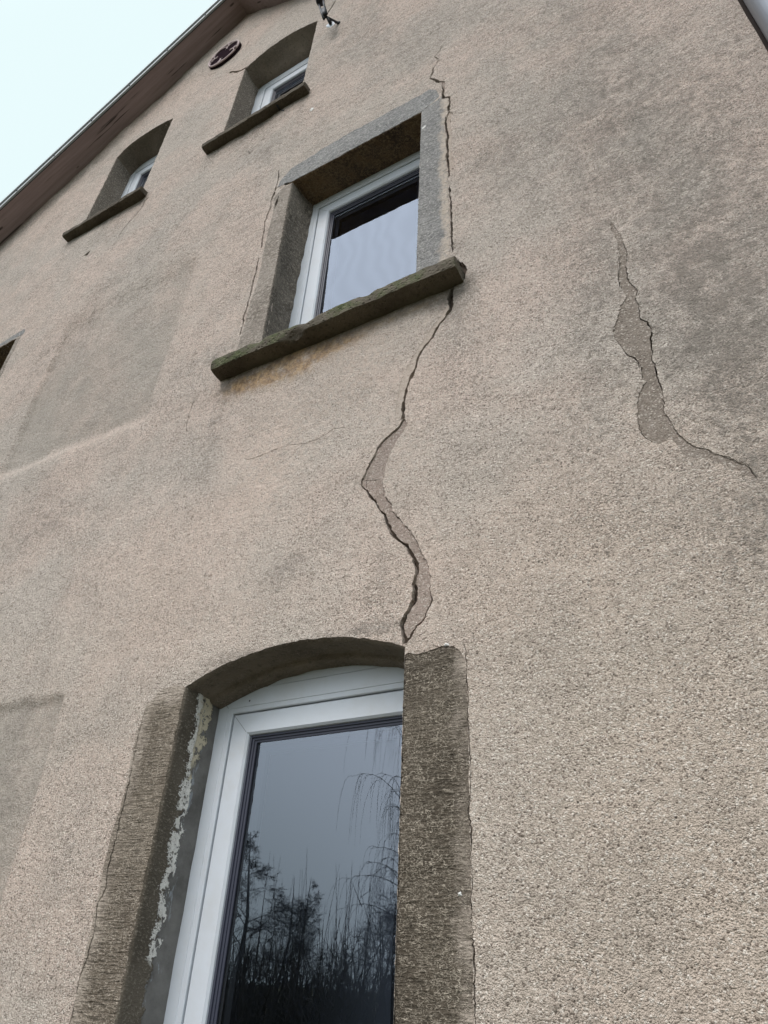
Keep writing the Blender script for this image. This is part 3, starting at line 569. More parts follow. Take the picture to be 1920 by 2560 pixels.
# --- build meshes from classes ---------------------------------------------------------
house = tag(empty("house"), "old gable-fronted house with cracked grey-beige roughcast wall, five windows and brown eaves", "house")
def class_mesh(name, sel, yoff, mat, parent, skirt=0.04, follow=True, attr=False, sm=True, extra=None):
    f = F[sel]; used = np.unique(f); mp = -np.ones(len(V2), int); mp[used] = np.arange(len(used)); f2 = mp[f]
    yv = (relief[used] if follow else 0) + yoff
    if extra is not None: yv = yv + extra[used]
    verts = np.stack([x[used], yv if np.ndim(yv) else np.full(len(used), yv), z[used]], 1)
    # boundary edges -> skirts going back into the wall
    e = np.concatenate([f2[:, [0, 1]], f2[:, [1, 2]], f2[:, [2, 0]]]); key = np.sort(e, 1)
    _, inv, cnt = np.unique(key[:, 0].astype(np.int64) * 10 ** 7 + key[:, 1], return_inverse=True, return_counts=True)
    be = e[cnt[inv] == 1]
    bv = np.unique(be); m2 = -np.ones(len(used), int); m2[bv] = np.arange(len(bv)); nb = len(bv); n0 = len(verts)
    top = verts[bv].copy(); bot = verts[bv].copy(); bot[:, 1] = yoff + skirt
    allv = np.concatenate([verts, top, bot])
    faces = [tuple(t) for t in f2] + [(n0 + m2[b], n0 + m2[a], n0 + nb + m2[a], n0 + nb + m2[b]) for a, b in be]
    o = mesh(name, allv, faces, M[mat] if isinstance(mat, str) else mat, parent)
    if sm: o.data.polygons.foreach_set("use_smooth", [True] * len(f2) + [False] * len(be)); 
    if attr:
        a = o.data.attributes.new("dirt_and_light", 'FLOAT_VECTOR', 'POINT'); d = np.concatenate([dirt_and_light[used], dirt_and_light[used][bv], dirt_and_light[used][bv]])
        a.data.foreach_set("vector", d.astype(np.float32).ravel())
        a = o.data.attributes.new("panel", 'FLOAT', 'POINT'); a.data.foreach_set("value", np.concatenate([ptint[used], ptint[used][bv], ptint[used][bv]]).astype(np.float32))
    return o
wall = class_mesh("wall", cls == 0, 0.0, 'wall', house, attr=True)
# orientation check is done by Cycles two-sided shading; crack beds lie 32 mm deep
for ci in range(len(crack_quads) + len(hole_l)):
    if (cls == CR + ci).any(): class_mesh("crack" if ci < len(crack_quads) else "broken_hole", cls == CR + ci, 0.032, 'crack', wall, skirt=0.001)
for k, (l, m) in patch_l.items():
    i_ = names.index('patch_' + k)
    if (cls == i_).any():
        o = class_mesh("mortar_patch", cls == i_, {'upper': 0.0012, 'side': 0.004}.get(k, 0.008), m, wall, skirt=0.03)
tag(bpy.data.objects["mortar_patch"], "long winding strip of grey filler mortar in the main crack")

# windows -------------------------------------------------------------------------------
def ring(rects, mat, name, parent, bevel=0.0):
    "mitred frame: list of (x0,x1,z0,z1,y) loops"
    v = []; f = []
    for (x0, x1, z0, z1, y) in rects: v += [(x0, y, z0), (x1, y, z0), (x1, y, z1), (x0, y, z1)]
    for i in range(len(rects) - 1):
        for k in range(4):
            k2 = (k + 1) % 4; f.append((i * 4 + k, i * 4 + k2, i * 4 + 4 + k2, i * 4 + 4 + k))
    return mesh(name, v, f, mat, parent)
def inset(r, d, y): return (r[0] + d, r[1] - d, r[2] + d, r[3] - d, y)
def window(x0, x1, z0, z1, label, gapw=0.09, sashw=0.105, Y=0.25, glassmat='glass', z_top_gap=None, room=1.2):
    r = (x0, x1, z0, z1)
    fr = ring([inset(r, -0.02, Y + 0.06), inset(r, -0.02, Y), inset(r, gapw - 0.028, Y), inset(r, gapw - 0.026, Y + 0.003), inset(r, gapw - 0.004, Y + 0.003), inset(r, gapw, Y + 0.007), inset(r, gapw, Y + 0.05), inset(r, gapw + 0.03, Y + 0.052)], M['pvc'], "window", house)
    tag(fr, label)
    g = gapw + 0.0045
    sa = ring([inset(r, g, Y + 0.05), inset(r, g, Y + 0.016), inset(r, g + 0.004, Y + 0.012), inset(r, g + sashw - 0.012, Y + 0.012), inset(r, g + sashw - 0.002, Y + 0.022), inset(r, g + sashw, Y + 0.034), inset(r, g + sashw, Y + 0.06)], M['pvc'], "sash", fr)
    q = g + sashw
    ring([inset(r, q - .002, Y + 0.030), inset(r, q + 0.009, Y + 0.032), inset(r, q + 0.010, Y + 0.039), inset(r, q + 0.020, Y + 0.040), inset(r, q + 0.021, Y + 0.045), inset(r, q + 0.031, Y + 0.046), inset(r, q + 0.032, Y + 0.055)], M['rubber'], "seal", fr)
    ring([inset(r, q + 0.030, Y + 0.056), inset(r, q + 0.036, Y + 0.055), inset(r, q + 0.044, Y + 0.057), inset(r, q + 0.044, Y + 0.066)], M['spacer'], "spacer_bar", fr)
    ring([inset(r, q + 0.040, Y + 0.070), inset(r, q + 0.07, Y + 0.080), inset(r, q + 0.07, Y + 0.11)], M['rubber'], "inner_sash", fr)
    b = inset(r, q + 0.002, Y + 0.051)
    mesh("pane", [(b[0], b[4], b[2]), (b[1], b[4], b[2]), (b[1], b[4], b[3]), (b[0], b[4], b[3])], [(0, 1, 2, 3)], M[glassmat], fr)
    rb = MB(); X0, X1, Z0, Z1, Ya, Yb = x0 - .6, x1 + .6, z0 - .3, z1 + .2, Y + 0.11, Y + room
    rb.add([(X0, Ya, Z0), (X1, Ya, Z0), (X1, Ya, Z1), (X0, Ya, Z1), (X0, Yb, Z0), (X1, Yb, Z0), (X1, Yb, Z1), (X0, Yb, Z1)],
           [(4, 5, 6, 7), (0, 1, 5, 4), (2, 3, 7, 6), (0, 4, 7, 3), (1, 2, 6, 5)])
    rb.build("room_shell", M['room'], fr)
    seam = MB()
    for sx, xo in ((1, x0), (-1, x1)):
        for i0, i1, yy0 in ((0.0, gapw - 0.03, Y), (g + 0.006, g + sashw - 0.014, Y + 0.012)):
            a0, a1, wd_ = (xo + sx * i0, z1 - i0), (xo + sx * i1, z1 - i1), 0.0009
            seam.add([(a0[0] - wd_ * sx, yy0 - .0004, a0[1] - wd_), (a0[0] + wd_ * sx, yy0 - .0004, a0[1] + wd_), (a1[0] + wd_ * sx, yy0 - .0004, a1[1] + wd_), (a1[0] - wd_ * sx, yy0 - .0004, a1[1] - wd_)], [(0, 1, 2, 3)])
    sm_ = seam.build("mitre_seam", M['seam'], fr); sm_["kind"] = "stuff"
    for t in (0.15, 0.85):
        dots = MB(); cx = x0 + (x1 - x0) * t; dots.tube([(cx, Y - 0.0005, z1 - gapw * 0.42), (cx, Y + 0.0, z1 - gapw * 0.42)], 0.005, 8)
        dots.build("drain_hole", M['rubber'], fr)
    return fr
def strip_mesh(path, prof, name, mat, parent, amp=0.0, skew=None):
    "sweep an open path (x,z) back into the wall; prof = [(offset outward, y)]"
    P = np.array(path); d = np.gradient(P, axis=0); d /= np.linalg.norm(d, axis=1)[:, None]; nn = np.stack([-d[:, 1], d[:, 0]], 1)
    v = []; f = []; w = len(prof)
    for i, p in enumerate(P):
        for j, (o_, y_) in enumerate(prof):
            rp = min(1.0, max(0.0, (y_ - 0.01) / 0.06)); nzv = noise.noise((p[0] * 9, y_ * 14, p[1] * 9)) * amp * rp - 0.0065 * min(1.0, max(0.0, (y_ + 0.001) / 0.012)) * (1 - 0.4 * rp)
            sk = 0.0 if skew is None else (skew[0] + (skew[1] - skew[0]) * (p[1] - P[0][1]) / (P[-1][1] - P[0][1])) * min(1.0, max(0.0, y_ / 0.24))
            q = p + nn[i] * (o_ + nzv + sk); v.append((q[0], y_, q[1]))
    for i in range(len(P) - 1):
        for j in range(w - 1): f.append((i * w + j, i * w + j + 1, (i + 1) * w + j + 1, (i + 1) * w + j))
    return mesh(name, v, f, mat, parent, True)
def dense(path, step): return refine(path, step, 0, closed=False)
ys = [(0.002, 0.0), (0.0, 0.004), (0, 0.012)] + [(0, y) for y in np.linspace(0.03, 0.31, 15)]

win = {}
W = window(-2.41, -1.165, 0.95, 2.765, "tall lower window with an arched head and dark reflecting pane"); win['low'] = W
# the reveals
rl = strip_mesh(dense([(-2.41, 0.9), (-2.41, 2.745)], 0.03), ys, "reveal", M['reveal_layered'], W, 0.005)
tag(rl, "reveal with flaking white and cream paint")
strip_mesh(dense([(-1.243, 2.745), (-1.243, 0.9)], 0.05), ys, "reveal", M['reveal_stone'], W, 0.004)
harch = dense(low_arch, 0.03)
hp = [(0.002, 0.0), (0.0, 0.012), (-0.004, 0.03), (0.0, 0.06), (0.004, 0.09), (-0.004, 0.13), (-0.006, 0.17)] + [(-0.02, 0.176), (-0.028, 0.19), (-0.03, 0.22), (-0.032, 0.30)]
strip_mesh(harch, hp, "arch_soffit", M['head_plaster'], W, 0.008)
# arched filler board above the frame
fb = refine([(-2.41, 2.695), (-2.405, 2.745)] + [(a, b + 0.01) for a, b in low_arch[1:-1]] + [(-1.25, 2.745), (-1.243, 2.695)], 0.05, 0)
zc = 2.787
def plate(poly, y, name, mat, parent, thick=0.02):
    nP = len(poly); v = [(p[0], y, p[1]) for p in poly] + [(p[0], y + thick, p[1]) for p in poly]
    f = [tuple(range(nP))[::-1], tuple(range(nP, 2 * nP))] + [(i, (i + 1) % nP, nP + (i + 1) % nP, nP + i) for i in range(nP)]
    return mesh(name, v, f, mat, parent)
up = [(-2.29, zc + .0012)] + [(a, b + 0.01) for a, b in low_arch if b > zc + 0.005] + [(-1.36, zc + .0012)]
plate(up, 0.252, "head_board", M['pvc'], W)
plate([(-2.425, 2.765), (-2.425, 2.80), (-2.29, zc - .0012), (-1.36, zc - .0012), (-1.23, 2.80), (-1.23, 2.765)], 0.2505, "frame_extension", M['pvc'], W)
W2 = window(-2.41, -1.165, 4.86, 7.02, "middle window with stone surround, mossy sill and sky-reflecting pane", glassmat='glass_dim'); win['mid'] = W2
o = strip_mesh(dense([(-2.383, 4.9), (-2.405, 6.0), (-2.425, 7.02)], 0.03), ys[:3] + [(0, 0.05), (0.002, 0.10), (0.0, 0.15), (0.0, 0.2), (-0.006, 0.225), (-0.010, 0.25), (-0.010, 0.31)], "reveal", M['reveal_stone'], W2, 0.014, (0.05, -0.035))
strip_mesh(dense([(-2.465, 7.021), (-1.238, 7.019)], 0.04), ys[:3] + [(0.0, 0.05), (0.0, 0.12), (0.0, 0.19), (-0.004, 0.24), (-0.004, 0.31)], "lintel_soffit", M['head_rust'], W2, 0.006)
strip_mesh(dense([(-1.238, 7.02), (-1.243, 4.9)], 0.05), ys, "reveal", M['reveal_stone'], W2, 0.004)
W3 = window(-3.555, -2.50, 8.60, 10.275, "small attic window nearest the roof ridge", 0.115, 0.115, glassmat='glass_small'); win['smR'] = W3
W4 = window(-5.60, -4.56, 8.49, 10.165, "small attic window nearest the left eaves", 0.11, 0.115, glassmat='glass_small'); win['smL'] = W4
for Wk, op, zb, xo in ((W3, smR_open, 10.28, 0.0), (W4, smL_open, 10.19, -0.02)):
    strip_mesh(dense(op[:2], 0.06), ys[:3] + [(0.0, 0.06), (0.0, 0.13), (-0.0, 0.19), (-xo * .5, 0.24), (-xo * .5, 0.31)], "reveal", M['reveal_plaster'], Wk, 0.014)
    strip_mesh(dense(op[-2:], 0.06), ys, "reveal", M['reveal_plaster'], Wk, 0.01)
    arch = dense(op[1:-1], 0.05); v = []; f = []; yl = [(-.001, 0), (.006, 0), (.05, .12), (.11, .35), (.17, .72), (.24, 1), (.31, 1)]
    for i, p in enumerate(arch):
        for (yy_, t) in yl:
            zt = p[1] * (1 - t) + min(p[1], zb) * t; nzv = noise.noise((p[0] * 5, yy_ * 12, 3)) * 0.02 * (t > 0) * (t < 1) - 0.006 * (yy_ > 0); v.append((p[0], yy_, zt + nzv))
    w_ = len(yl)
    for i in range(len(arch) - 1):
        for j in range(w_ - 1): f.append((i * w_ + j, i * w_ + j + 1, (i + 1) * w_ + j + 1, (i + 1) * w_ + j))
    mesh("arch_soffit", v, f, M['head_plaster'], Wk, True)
W5 = window(-7.0, -5.735, 4.86, 6.877, "window cut off by the left edge with a grey lintel"); win['far'] = W5
strip_mesh(dense([(-7.0, 6.877), (-5.813, 6.877)], 0.06), ys, "lintel_soffit", M['head_rust'], W5, 0.006)
strip_mesh(dense([(-5.813, 6.877), (-5.813, 4.9)], 0.06), ys, "reveal", M['reveal_stone'], W5, 0.006)
strip_mesh(dense([(-7.0, 4.9), (-7.0, 6.877)], 0.06), ys, "reveal", M['reveal_stone'], W5, 0.006)

own = {'low_r': ('low', "stone_jamb", "dark tooled stone jamb beside the crack"), 'low_l': ('low', "stone_jamb", "brown tooled stone jamb with mortar smears"),
       'mid_r': ('mid', "stone_jamb", "blue-grey stone jamb with a chipped top"), 'mid_l': ('mid', "stone_jamb", "brown stone jamb with a rough outer edge"),
       'mid_lintel': ('mid', "stone_lintel", None), 'far_lintel': ('far', "stone_lintel", None), 'far_r': ('far', "stone_jamb", None)}
rough = np.array([noise.noise((a * 16, b * 22, 2.0)) * 0.0035 + noise.noise((a * 40, b * 60, 4.0)) * 0.0015 for a, b in V2])
for k, (l, m) in stone_l.items():
    i_ = names.index('stone_' + k); ex = rough.copy()
    if k.startswith('low'):
        dd = dist_poly(stones[k][0]); ex = ex + (0.006 if k == 'low_r' else 0.001) * (1 - sst(0.0, 0.03, dd)) ** 2
        xe = -2.41 if k == 'low_l' else -1.243
    w_, nm, lb = own[k]
    o = class_mesh(nm, cls == i_, -0.002, m, win[w_], skirt=0.03, follow=True, extra=ex)
    if lb: tag(o, lb)

# sills ----------------------------------------------------------------------------------
def sill(name, x0, x1, y0, y1, z0, z1, slope, mat, parent, amp, chips=(), step=0.022, label=None):
    nx = max(2, int((x1 - x0) / step)); ny = max(2, int((y1 - y0) / step)); nzz = max(2, int((z1 - z0) / step))
    idx = {}; v = []; f = []
    def vid(i, j, k):
        key = (i, j, k)
        if key not in idx:
            px_, py_, pz_ = x0 + (x1 - x0) * i / nx, y0 + (y1 - y0) * j / ny, z0 + (z1 - z0) * k / nzz
            if k == nzz: pz_ += slope * (py_ - y0)
            # soften the arrises
            e = 0.004
            if (j == 0) and k in (0, nzz): py_ += e; pz_ += e if k == 0 else -e
            if i in (0, nx) and j == 0: px_ += e if i == 0 else -e
            n3 = Vector((noise.noise((px_ * 6, py_ * 9, pz_ * 9)), noise.noise((px_ * 14 + 5, py_ * 14, pz_ * 18)), noise.noise((px_ * 14, py_ * 14 + 7, pz_ * 14))))
            p = Vector((px_, py_, pz_)) + n3 * amp
            p.z += noise.noise((px_ * 2.2, 1.0, 4.0)) * amp
            for cx, cy, cz, r_, dp in chips:
                dd_ = math.sqrt(((px_ - cx) / r_) ** 2 + ((py_ - cy) / 0.05) ** 2 + ((pz_ - cz) / 0.05) ** 2)
                if dd_ < 1: p.y += dp * (1 - dd_); p.z += dp * (1 - dd_) * (0.6 if cz < (z0 + z1) / 2 else -0.6)
            idx[key] = len(v); v.append(tuple(p))
        return idx[key]
    for i in range(nx):
        for k in range(nzz): f.append((vid(i, 0, k), vid(i + 1, 0, k), vid(i + 1, 0, k + 1), vid(i, 0, k + 1)))
        for j in range(ny):
            f.append((vid(i, j, 0), vid(i, j + 1, 0), vid(i + 1, j + 1, 0), vid(i + 1, j, 0))); f.append((vid(i, j, nzz), vid(i + 1, j, nzz), vid(i + 1, j + 1, nzz), vid(i, j + 1, nzz)))
    for j in range(ny):
        for k in range(nzz):
            f.append((vid(0, j, k), vid(0, j, k + 1), vid(0, j + 1, k + 1), vid(0, j + 1, k))); f.append((vid(nx, j, k), vid(nx, j + 1, k), vid(nx, j + 1, k + 1), vid(nx, j, k + 1)))
    o = mesh(name, v, f, mat, parent)
    o.modifiers.new("b", 'EDGE_SPLIT').split_angle = math.radians(50); o.data.polygons.foreach_set("use_smooth", [True] * len(f))
    if label: tag(o, label)
    return o
sill("sill", -2.668, -0.942, -0.125, 0.27, 4.848, 4.943, 0.12, M['sill_moss'], W2, 0.0065, [(-2.02, -0.125, 4.85, 0.10, 0.035), (-1.93, -0.125, 4.945, 0.09, 0.02), (-1.5, -0.125, 4.945, 0.06, 0.012), (-2.3, -0.125, 4.945, 0.07, 0.012)], label="green mossy stone sill with a chipped front")
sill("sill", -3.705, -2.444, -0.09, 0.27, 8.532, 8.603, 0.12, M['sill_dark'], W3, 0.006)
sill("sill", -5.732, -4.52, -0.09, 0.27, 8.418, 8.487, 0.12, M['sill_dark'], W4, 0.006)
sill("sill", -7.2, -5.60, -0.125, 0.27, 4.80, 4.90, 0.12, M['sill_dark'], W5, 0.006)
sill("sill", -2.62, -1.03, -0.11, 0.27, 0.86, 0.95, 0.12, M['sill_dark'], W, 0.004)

# rosette ----------------------------------------------------------------------------------
RC = (-4.035, 11.115); RR = 0.245
disc = MB(); k = 48
disc.add([(RC[0] + RR * math.cos(2 * math.pi * i / k), yv, RC[1] + RR * math.sin(2 * math.pi * i / k)) for yv in (-0.028, 0.03) for i in range(k)],
         [tuple(range(k))] + [(i, (i + 1) % k, k + (i + 1) % k, k + i) for i in range(k)])
ros = disc.build("vent_rosette", M['cast'], house); tag(ros, "round iron vent rosette with four-lobed tracery under the eaves")
tr = MB()
ringp = lambda cx, cz, r, a0, a1, n_: [(cx + r * math.cos(a0 + (a1 - a0) * i / n_), -0.034, cz + r * math.sin(a0 + (a1 - a0) * i / n_)) for i in range(n_ + 1)]
tr.tube(ringp(RC[0], RC[1], RR - 0.012, 0, 2 * math.pi, 48), 0.011, 8, False)
for q in range(4):
    a = math.radians(35 + 90 * q); d_ = 0.128; lx, lz = RC[0] + d_ * math.cos(a), RC[1] + d_ * math.sin(a)
    tr.tube(ringp(lx, lz, 0.105, a - math.radians(128), a + math.radians(128), 22), 0.006, 6)
    b_ = a + math.radians(45); tr.tube([(RC[0] + rr_ * math.cos(b_), -0.034, RC[1] + rr_ * math.sin(b_)) for rr_ in (0.235, 0.19, 0.155)], [0.010, 0.007, 0.006], 6)
tr.build("tracery", M['tracery'], ros, True)

# roof verge ---------------------------------------------------------------------------------
def slab(side, n0, n1, y0, y1, name, mat, parent, ext=0.35, seg=1):
    "board following one slope; n0,n1 = heights above the soffit plane"
    xe = (XL - ext) if side < 0 else (XR + ext); ax, az = APEX
    nx2, nz2 = (-SL, 1) if side > 0 else (SL, 1)
    pts = [(ax, az), (xe, roofz(xe))]
    b = MB(); vv = []
    for (px_, pz_) in pts:
        for y_ in (y0, y1):
            for h_ in (n0, n1): vv.append((px_, y_, pz_ + h_ * 1.21))
    b.add(vv, [(0, 1, 5, 4), (2, 6, 7, 3), (0, 4, 6, 2), (1, 3, 7, 5), (0, 2, 3, 1), (4, 5, 7, 6)])
    return b.build(name, mat, parent)
roof = slab(-1, 0.045, 0.16, -0.30, 6.0, "roof", M['tile'], house)
slab(1, 0.045, 0.16, -0.30, 6.0, "roof_slope", M['tile'], roof)
for sd_ in (-1, 1):
    slab(sd_, 0.001, 0.043, -0.285, 0.05, "soffit_board", M['soffit'], roof)
    slab(sd_, -0.004, 0.03, -0.291, -0.2855, "verge_shadow_strip", M['iron'], roof)  # dark strip painted in for the thin shadow behind the trim
    slab(sd_, 0.006, 0.075, -0.315, -0.292, "verge_trim", M['trim'], roof)
    slab(sd_, 0.078, 0.11, -0.335, -0.30, "verge_cap", M['trim'], roof)
sc_ = MB()
for i in range(14):
    t = i * 0.55 + 0.4; xx = APEX[0] - t
    sc_.tube([(xx, -0.318, roofz(xx) + 0.045), (xx, -0.327, roofz(xx) + 0.045)], 0.012, 6)
sc_.build("trim_screws", M['iron'], roof)["kind"] = "stuff"

sw = MB(); sw.box(XR - 0.012, XR, 0.26, 8.0, 0, roofz(XR)); sw.box(XL, XL + 0.3, 0.26, 8.0, 0, roofz(XL)); sw.box(XL + .3, XR - .012, 7.7, 8.0, 0, 8.5)
o_ = sw.build("rear_walls", M['mortar_pale'], house); o_["kind"] = "stuff"
# downpipe and corner board --------------------------------------------------------------------
b = MB(); b.box(0.779, 0.93, 0.02, 0.25, 0, roofz(XR) - 0.02); b.build("corner_board", M['board'], house)
b = MB(); b.tube([(0.872, -0.045, 0.05), (0.872, -0.045, roofz(XR) - 0.15)], 0.082, 28); dp = b.build("downpipe", M['zinc'], house, True)
b = MB(); b.tube([(0.872, -0.045, 7.6), (0.872, -0.045, 7.63)], 0.086, 28); b.build("pipe_clip", M['iron'], dp)

# service-cable bracket at the top ----------------------------------------------------------------
def at3(a, b_, y, ox=760, oy=0, s=13.825):
    p = at(ox + a / s, oy + b_ / s, y); return (p[0], y, p[1])
b = MB(); b.tube([at3(1190, 790, -0.0), at3(1120, 770, -0.03), at3(770, 585, -0.16)], 0.013, 8)
b.tube([at3(1235, 770, -0.008), at3(1165, 840, -0.008)], 0.016, 8)
br = b.build("cable_bracket", M['iron'], house, True); tag(br, "black iron cable anchor bolted to the wall above the attic window")
b = MB(); b.tube([at3(690, 660, -0.17), at3(600, 430, -0.19), at3(510, 90, -0.22), at3(480, -100, -0.24)], 0.012, 8)
b.tube([at3(700, 640, -0.165), at3(790, 480, -0.18), at3(680, 130, -0.21), at3(640, -100, -0.24)], 0.011, 8)
b.tube([at3(720, 560, -0.172), at3(690, 360, -0.19)], [0.022, 0.03], 10); b.tube([at3(570, 60, -0.225), at3(545, -60, -0.235)], 0.045, 10)
b.build("clevis", M['iron'], br, True)
b = MB(); b.tube([at3(800, 610, -0.15), at3(920, 820, -0.10)], [0.012, 0.018], 8); b.build("strut", M['iron'], br, True)
pv = [at3(905, 830, -0.09), at3(930, 705, -0.09), at3(1040, 760, -0.09), at3(1040, 785, -0.09), at3(890, 910, -0.09), at3(765, 910, -0.09), at3(770, 880, -0.09), at3(880, 780, -0.09)]
mesh("foot_plate", pv + [(p[0] + .004, p[1] + 0.008, p[2] - .012) for p in pv], [tuple(range(8)), tuple(range(8, 16))[::-1]] + [(i, (i + 1) % 8, 8 + (i + 1) % 8, 8 + i) for i in range(8)], M['steel'], br)
b = MB(); hx, hz = at(701, 277); b.tube([(hx, 0.01, hz), (hx + .005, -0.05, hz - 0.01), (hx - 0.01, -0.075, hz + 0.03), (hx - 0.03, -0.07, hz + 0.06)], 0.011, 8)
b.tube([(hx + .02, -0.004, hz - .02), (hx + .06, -0.006, hz - .07)], 0.008, 6)
tag(b.build("wall_hook", M['iron'], house, True), "small bent iron hook below the attic window sill")
def dab(px, py, r, asp=1.0, y=-0.003, par=house):
    c_ = at(px, py); kk = 14; v = [(c_[0], y - 0.003, c_[1])]
    for i in range(kk):
        a = 2 * math.pi * i / kk; rr_ = r * random.uniform(0.6, 1.15); v.append((c_[0] + rr_ * math.cos(a) * asp, y + 0.003, c_[1] + rr_ * math.sin(a)))
    mesh("paint_dab", v, [(0, i + 1, (i + 1) % kk + 1) for i in range(kk)], M['flake'], par)
dab(1116, 1612, 0.009, 1.5, -0.004, W); dab(1151, 2236, 0.008, 1, -0.006, W);  dab(1319, 2506, 0.005, 1, -0.004, wall)
dab(780, 275, 0.035, .6, -0.008, wall); dab(1064, 318, 0.03, 1.0, -0.006, W2); dab(290, 720, 0.0, 1, 0.0, wall) if False else None

# ground --------------------------------------------------------------------------------------
g = []; gf = []; N = 40; ext_ = 900.0
for j in range(N + 1):
    for i in range(N + 1):
        uu = (i / N - .5) * 2; vv_ = (j / N - .5) * 2; X = math.copysign(abs(uu) ** 3, uu) * ext_; Y_ = math.copysign(abs(vv_) ** 3, vv_) * ext_
        r_ = math.hypot(X, Y_); g.append((X, Y_, noise.noise((X * 0.05, Y_ * 0.05, 0)) * min(0.3, r_ * 0.01) - 0.0))
for j in range(N):
    for i in range(N): a = j * (N + 1) + i; gf.append((a, a + 1, a + N + 2, a + N + 1))
tag(mesh("ground", g, gf, M['grass'], None, True), None, None, None, "structure")

# trees behind the viewer (seen mirrored in the lower pane) ----------------------------------------
def grow(b, p, d, L_, r, depth, droop, rnd, spread=0.5, kids=(3, 5)):
    pts = [p.copy()]; rs = [r]; q = p.copy(); dd = d.copy(); k = 6
    for i in range(k):
        dd = (dd + Vector((rnd.gauss(0, .09), rnd.gauss(0, .09), rnd.gauss(0, .05) + droop * (0.5 if depth > 1 else 1)))).normalized()
        q = q + dd * L_ / k; pts.append(q.copy()); rs.append(r * (1 - 0.62 * (i + 1) / k))
    b.tube(pts, rs, 5 if depth > 2 else 3, False)
    if depth <= 0: return
    for c in range(rnd.randint(*kids)):
        t = rnd.uniform(0.3, 1.0); i = min(k, int(t * k)); a = Vector((rnd.gauss(0, 1), rnd.gauss(0, 1), rnd.gauss(0, .5))).normalized()
        nd = (pts[i] - pts[i - 1]).normalized() * (1 - spread) + a * spread
        grow(b, pts[i], nd.normalized(), L_ * rnd.uniform(0.5, 0.72), max(0.004, rs[i] * 0.6), depth - 1, droop, rnd, spread, kids)
def bare_tree(loc, H_, seed, droop, label, name="bare_tree", kids=(5, 7), depth=4, r=None, spread=.52):
    rnd = random.Random(seed); t = tag(empty(name, loc), label, "tree", "bare winter trees across from the house")
    r = r or H_ * 0.014; tb = MB(); pts = [Vector((0, 0, -.2)), Vector((rnd.gauss(0, .1), rnd.gauss(0, .1), H_ * .25)), Vector((rnd.gauss(0, .15), rnd.gauss(0, .15), H_ * .6)), Vector((rnd.gauss(0, .2), rnd.gauss(0, .2), H_))]
    tb.tube(pts, [r * 1.3, r, r * .6, r * .12], 8, False); tb.build("trunk", M['bark_hazed'], t, True)
    cb = MB()
    for i in range(int(13 + H_)):
        tt = rnd.uniform(0.22, 0.98); p = pts[0].lerp(pts[3], tt) if tt > .6 else pts[1].lerp(pts[2], (tt - .22) / .38)
        a = rnd.uniform(0, 2 * math.pi); grow(cb, p, Vector((math.cos(a), math.sin(a), rnd.uniform(.2, .9))).normalized(), H_ * .30 * (1.15 - tt), r * .35 * (1.2 - tt), depth - 1, droop, rnd, spread, kids)
    cb.build("crown", M['bark_hazed'], t); return t
bare_tree((-14.7, -15.2, 0), 5.4, 1, 0.0, "bare rounded tree standing left in the pane reflection")
bare_tree((-17.6, -21, 0), 5.0, 5, 0.0, "low bare tree in the middle of the pane reflection")
bare_tree((-11.0, -18, 0), 5.4, 9, 0.0, "tall bare tree on the right of the pane reflection")
bare_tree((-19.5, -25, 0), 5.5, 12, 0.0, "farthest bare tree beyond the thicket")
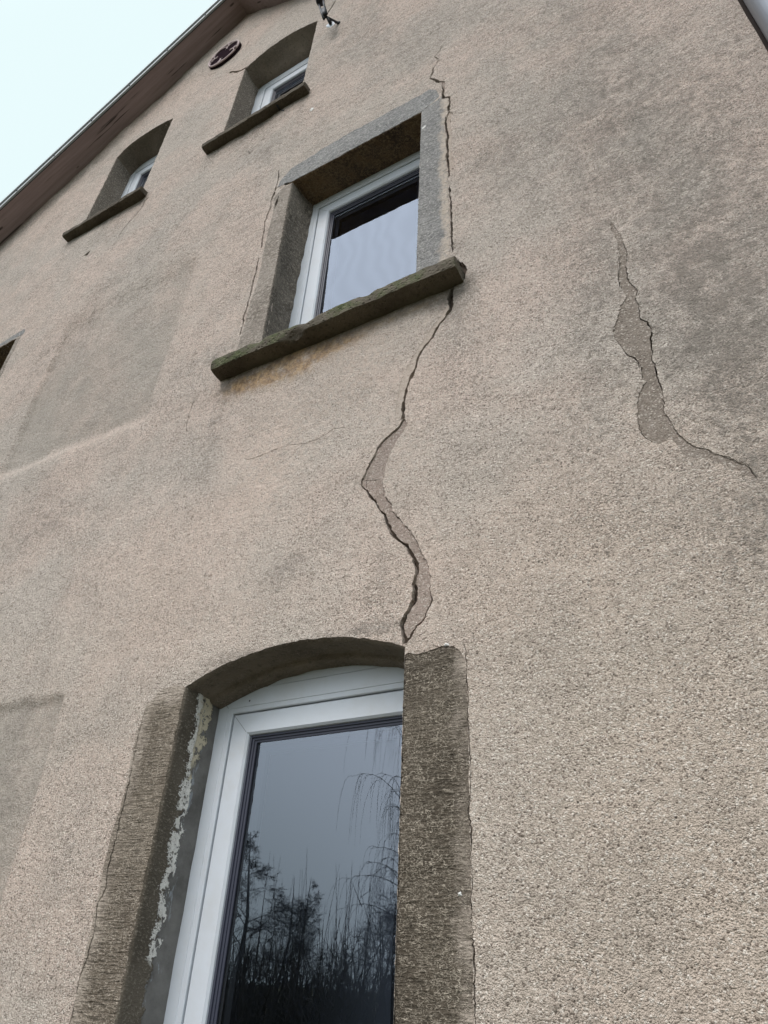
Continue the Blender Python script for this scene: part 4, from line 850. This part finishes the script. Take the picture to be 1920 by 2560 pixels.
# weeping birch with hanging twigs
rnd = random.Random(3); t = tag(empty("weeping_birch", (-4.80, -6.2, 0)), "weeping birch with thin hanging twigs at the right of the pane reflection", "tree", "bare winter trees across from the house")
tb = MB(); tb.tube([(0, 0, -.2), (.05, 0, 2), (0.1, .05, 4.4), (-.05, .0, 6.0)], [.11, .085, .05, .012], 8, False); tb.build("trunk", M['bark'], t, True)
cb = MB()
for i in range(34):
    zz = rnd.uniform(2.0, 5.2); a = rnd.uniform(0, 2 * math.pi); R_ = rnd.uniform(.35, 1.0); rise = rnd.uniform(.1, .5)
    base = Vector((0.05, 0, zz)); pts = [base + Vector((math.cos(a), math.sin(a), 0)) * R_ * s_ + Vector((0, 0, rise * math.sin(s_ * 2.2))) for s_ in np.linspace(0, 1, 7)]
    cb.tube(pts, [.007 * (1 - .8 * s_) for s_ in np.linspace(0, 1, 7)], 4, False)
    for k in range(9):
        st_ = pts[rnd.randint(2, 6)]; aa = a + rnd.gauss(0, .6); Lh = rnd.uniform(.3, .95); out = rnd.uniform(.05, .3)
        cb.tube([st_ + Vector((math.cos(aa) * out * (1 - (1 - s_) ** 2), math.sin(aa) * out * (1 - (1 - s_) ** 2), .06 * math.sin(s_ * 3) - Lh * s_ ** 1.6)) for s_ in np.linspace(0, 1, 6)], [.0024, .0022, .002, .0018, .0015, .001], 3, False)
cb.build("crown", M['bark'], t)
# reed-like shoots and thicket
tk_ = MB(); rnd = random.Random(11)
for i in range(2600):
    X = rnd.uniform(-24, -5); Y_ = rnd.uniform(-22, -9)
    h_ = rnd.uniform(1.2, 2.9) * (1.0 + 0.25 * (noise.noise((X * .5, Y_ * .3, 0)))); lean = Vector((rnd.gauss(0, .25), rnd.gauss(0, .25), 0))
    p0 = Vector((X, Y_, -0.1)); p1 = p0 + lean * .5 + Vector((0, 0, h_ * .6)); p2 = p0 + lean * 1.6 + Vector((0, 0, h_)); r_ = rnd.uniform(.012, .03)
    tk_.tube([p0, p1, p2], [r_, r_ * .7, .003], 3, False)
    for q in range(3):
        s_ = rnd.uniform(.3, .95); c_ = p0.lerp(p2, s_); tk_.tube([c_, c_ + Vector((rnd.gauss(0, .35), rnd.gauss(0, .35), rnd.uniform(.1, .6)))], [.009, .003], 3, False)
tag(tk_.build("thicket", M['bark']), "dense dark bare thicket across from the house", "thicket", None, "stuff")
sh = MB(); rnd = random.Random(5)
for i in range(46):
    X = rnd.uniform(-8.6, -6.2); Y_ = -8 + rnd.uniform(-.8, .8); h_ = rnd.uniform(2.3, 3.5); l_ = Vector((rnd.gauss(0, .18), rnd.gauss(0, .18), 0))
    sh.tube([(X, Y_, 0), Vector((X, Y_, h_ * .5)) + l_ * .3, Vector((X, Y_, h_)) + l_], [.012, .009, .002], 3, False)
tag(sh.build("shoots", M['bark']), "thin upright willow shoots in front of the thicket", "shrub", None, "stuff")
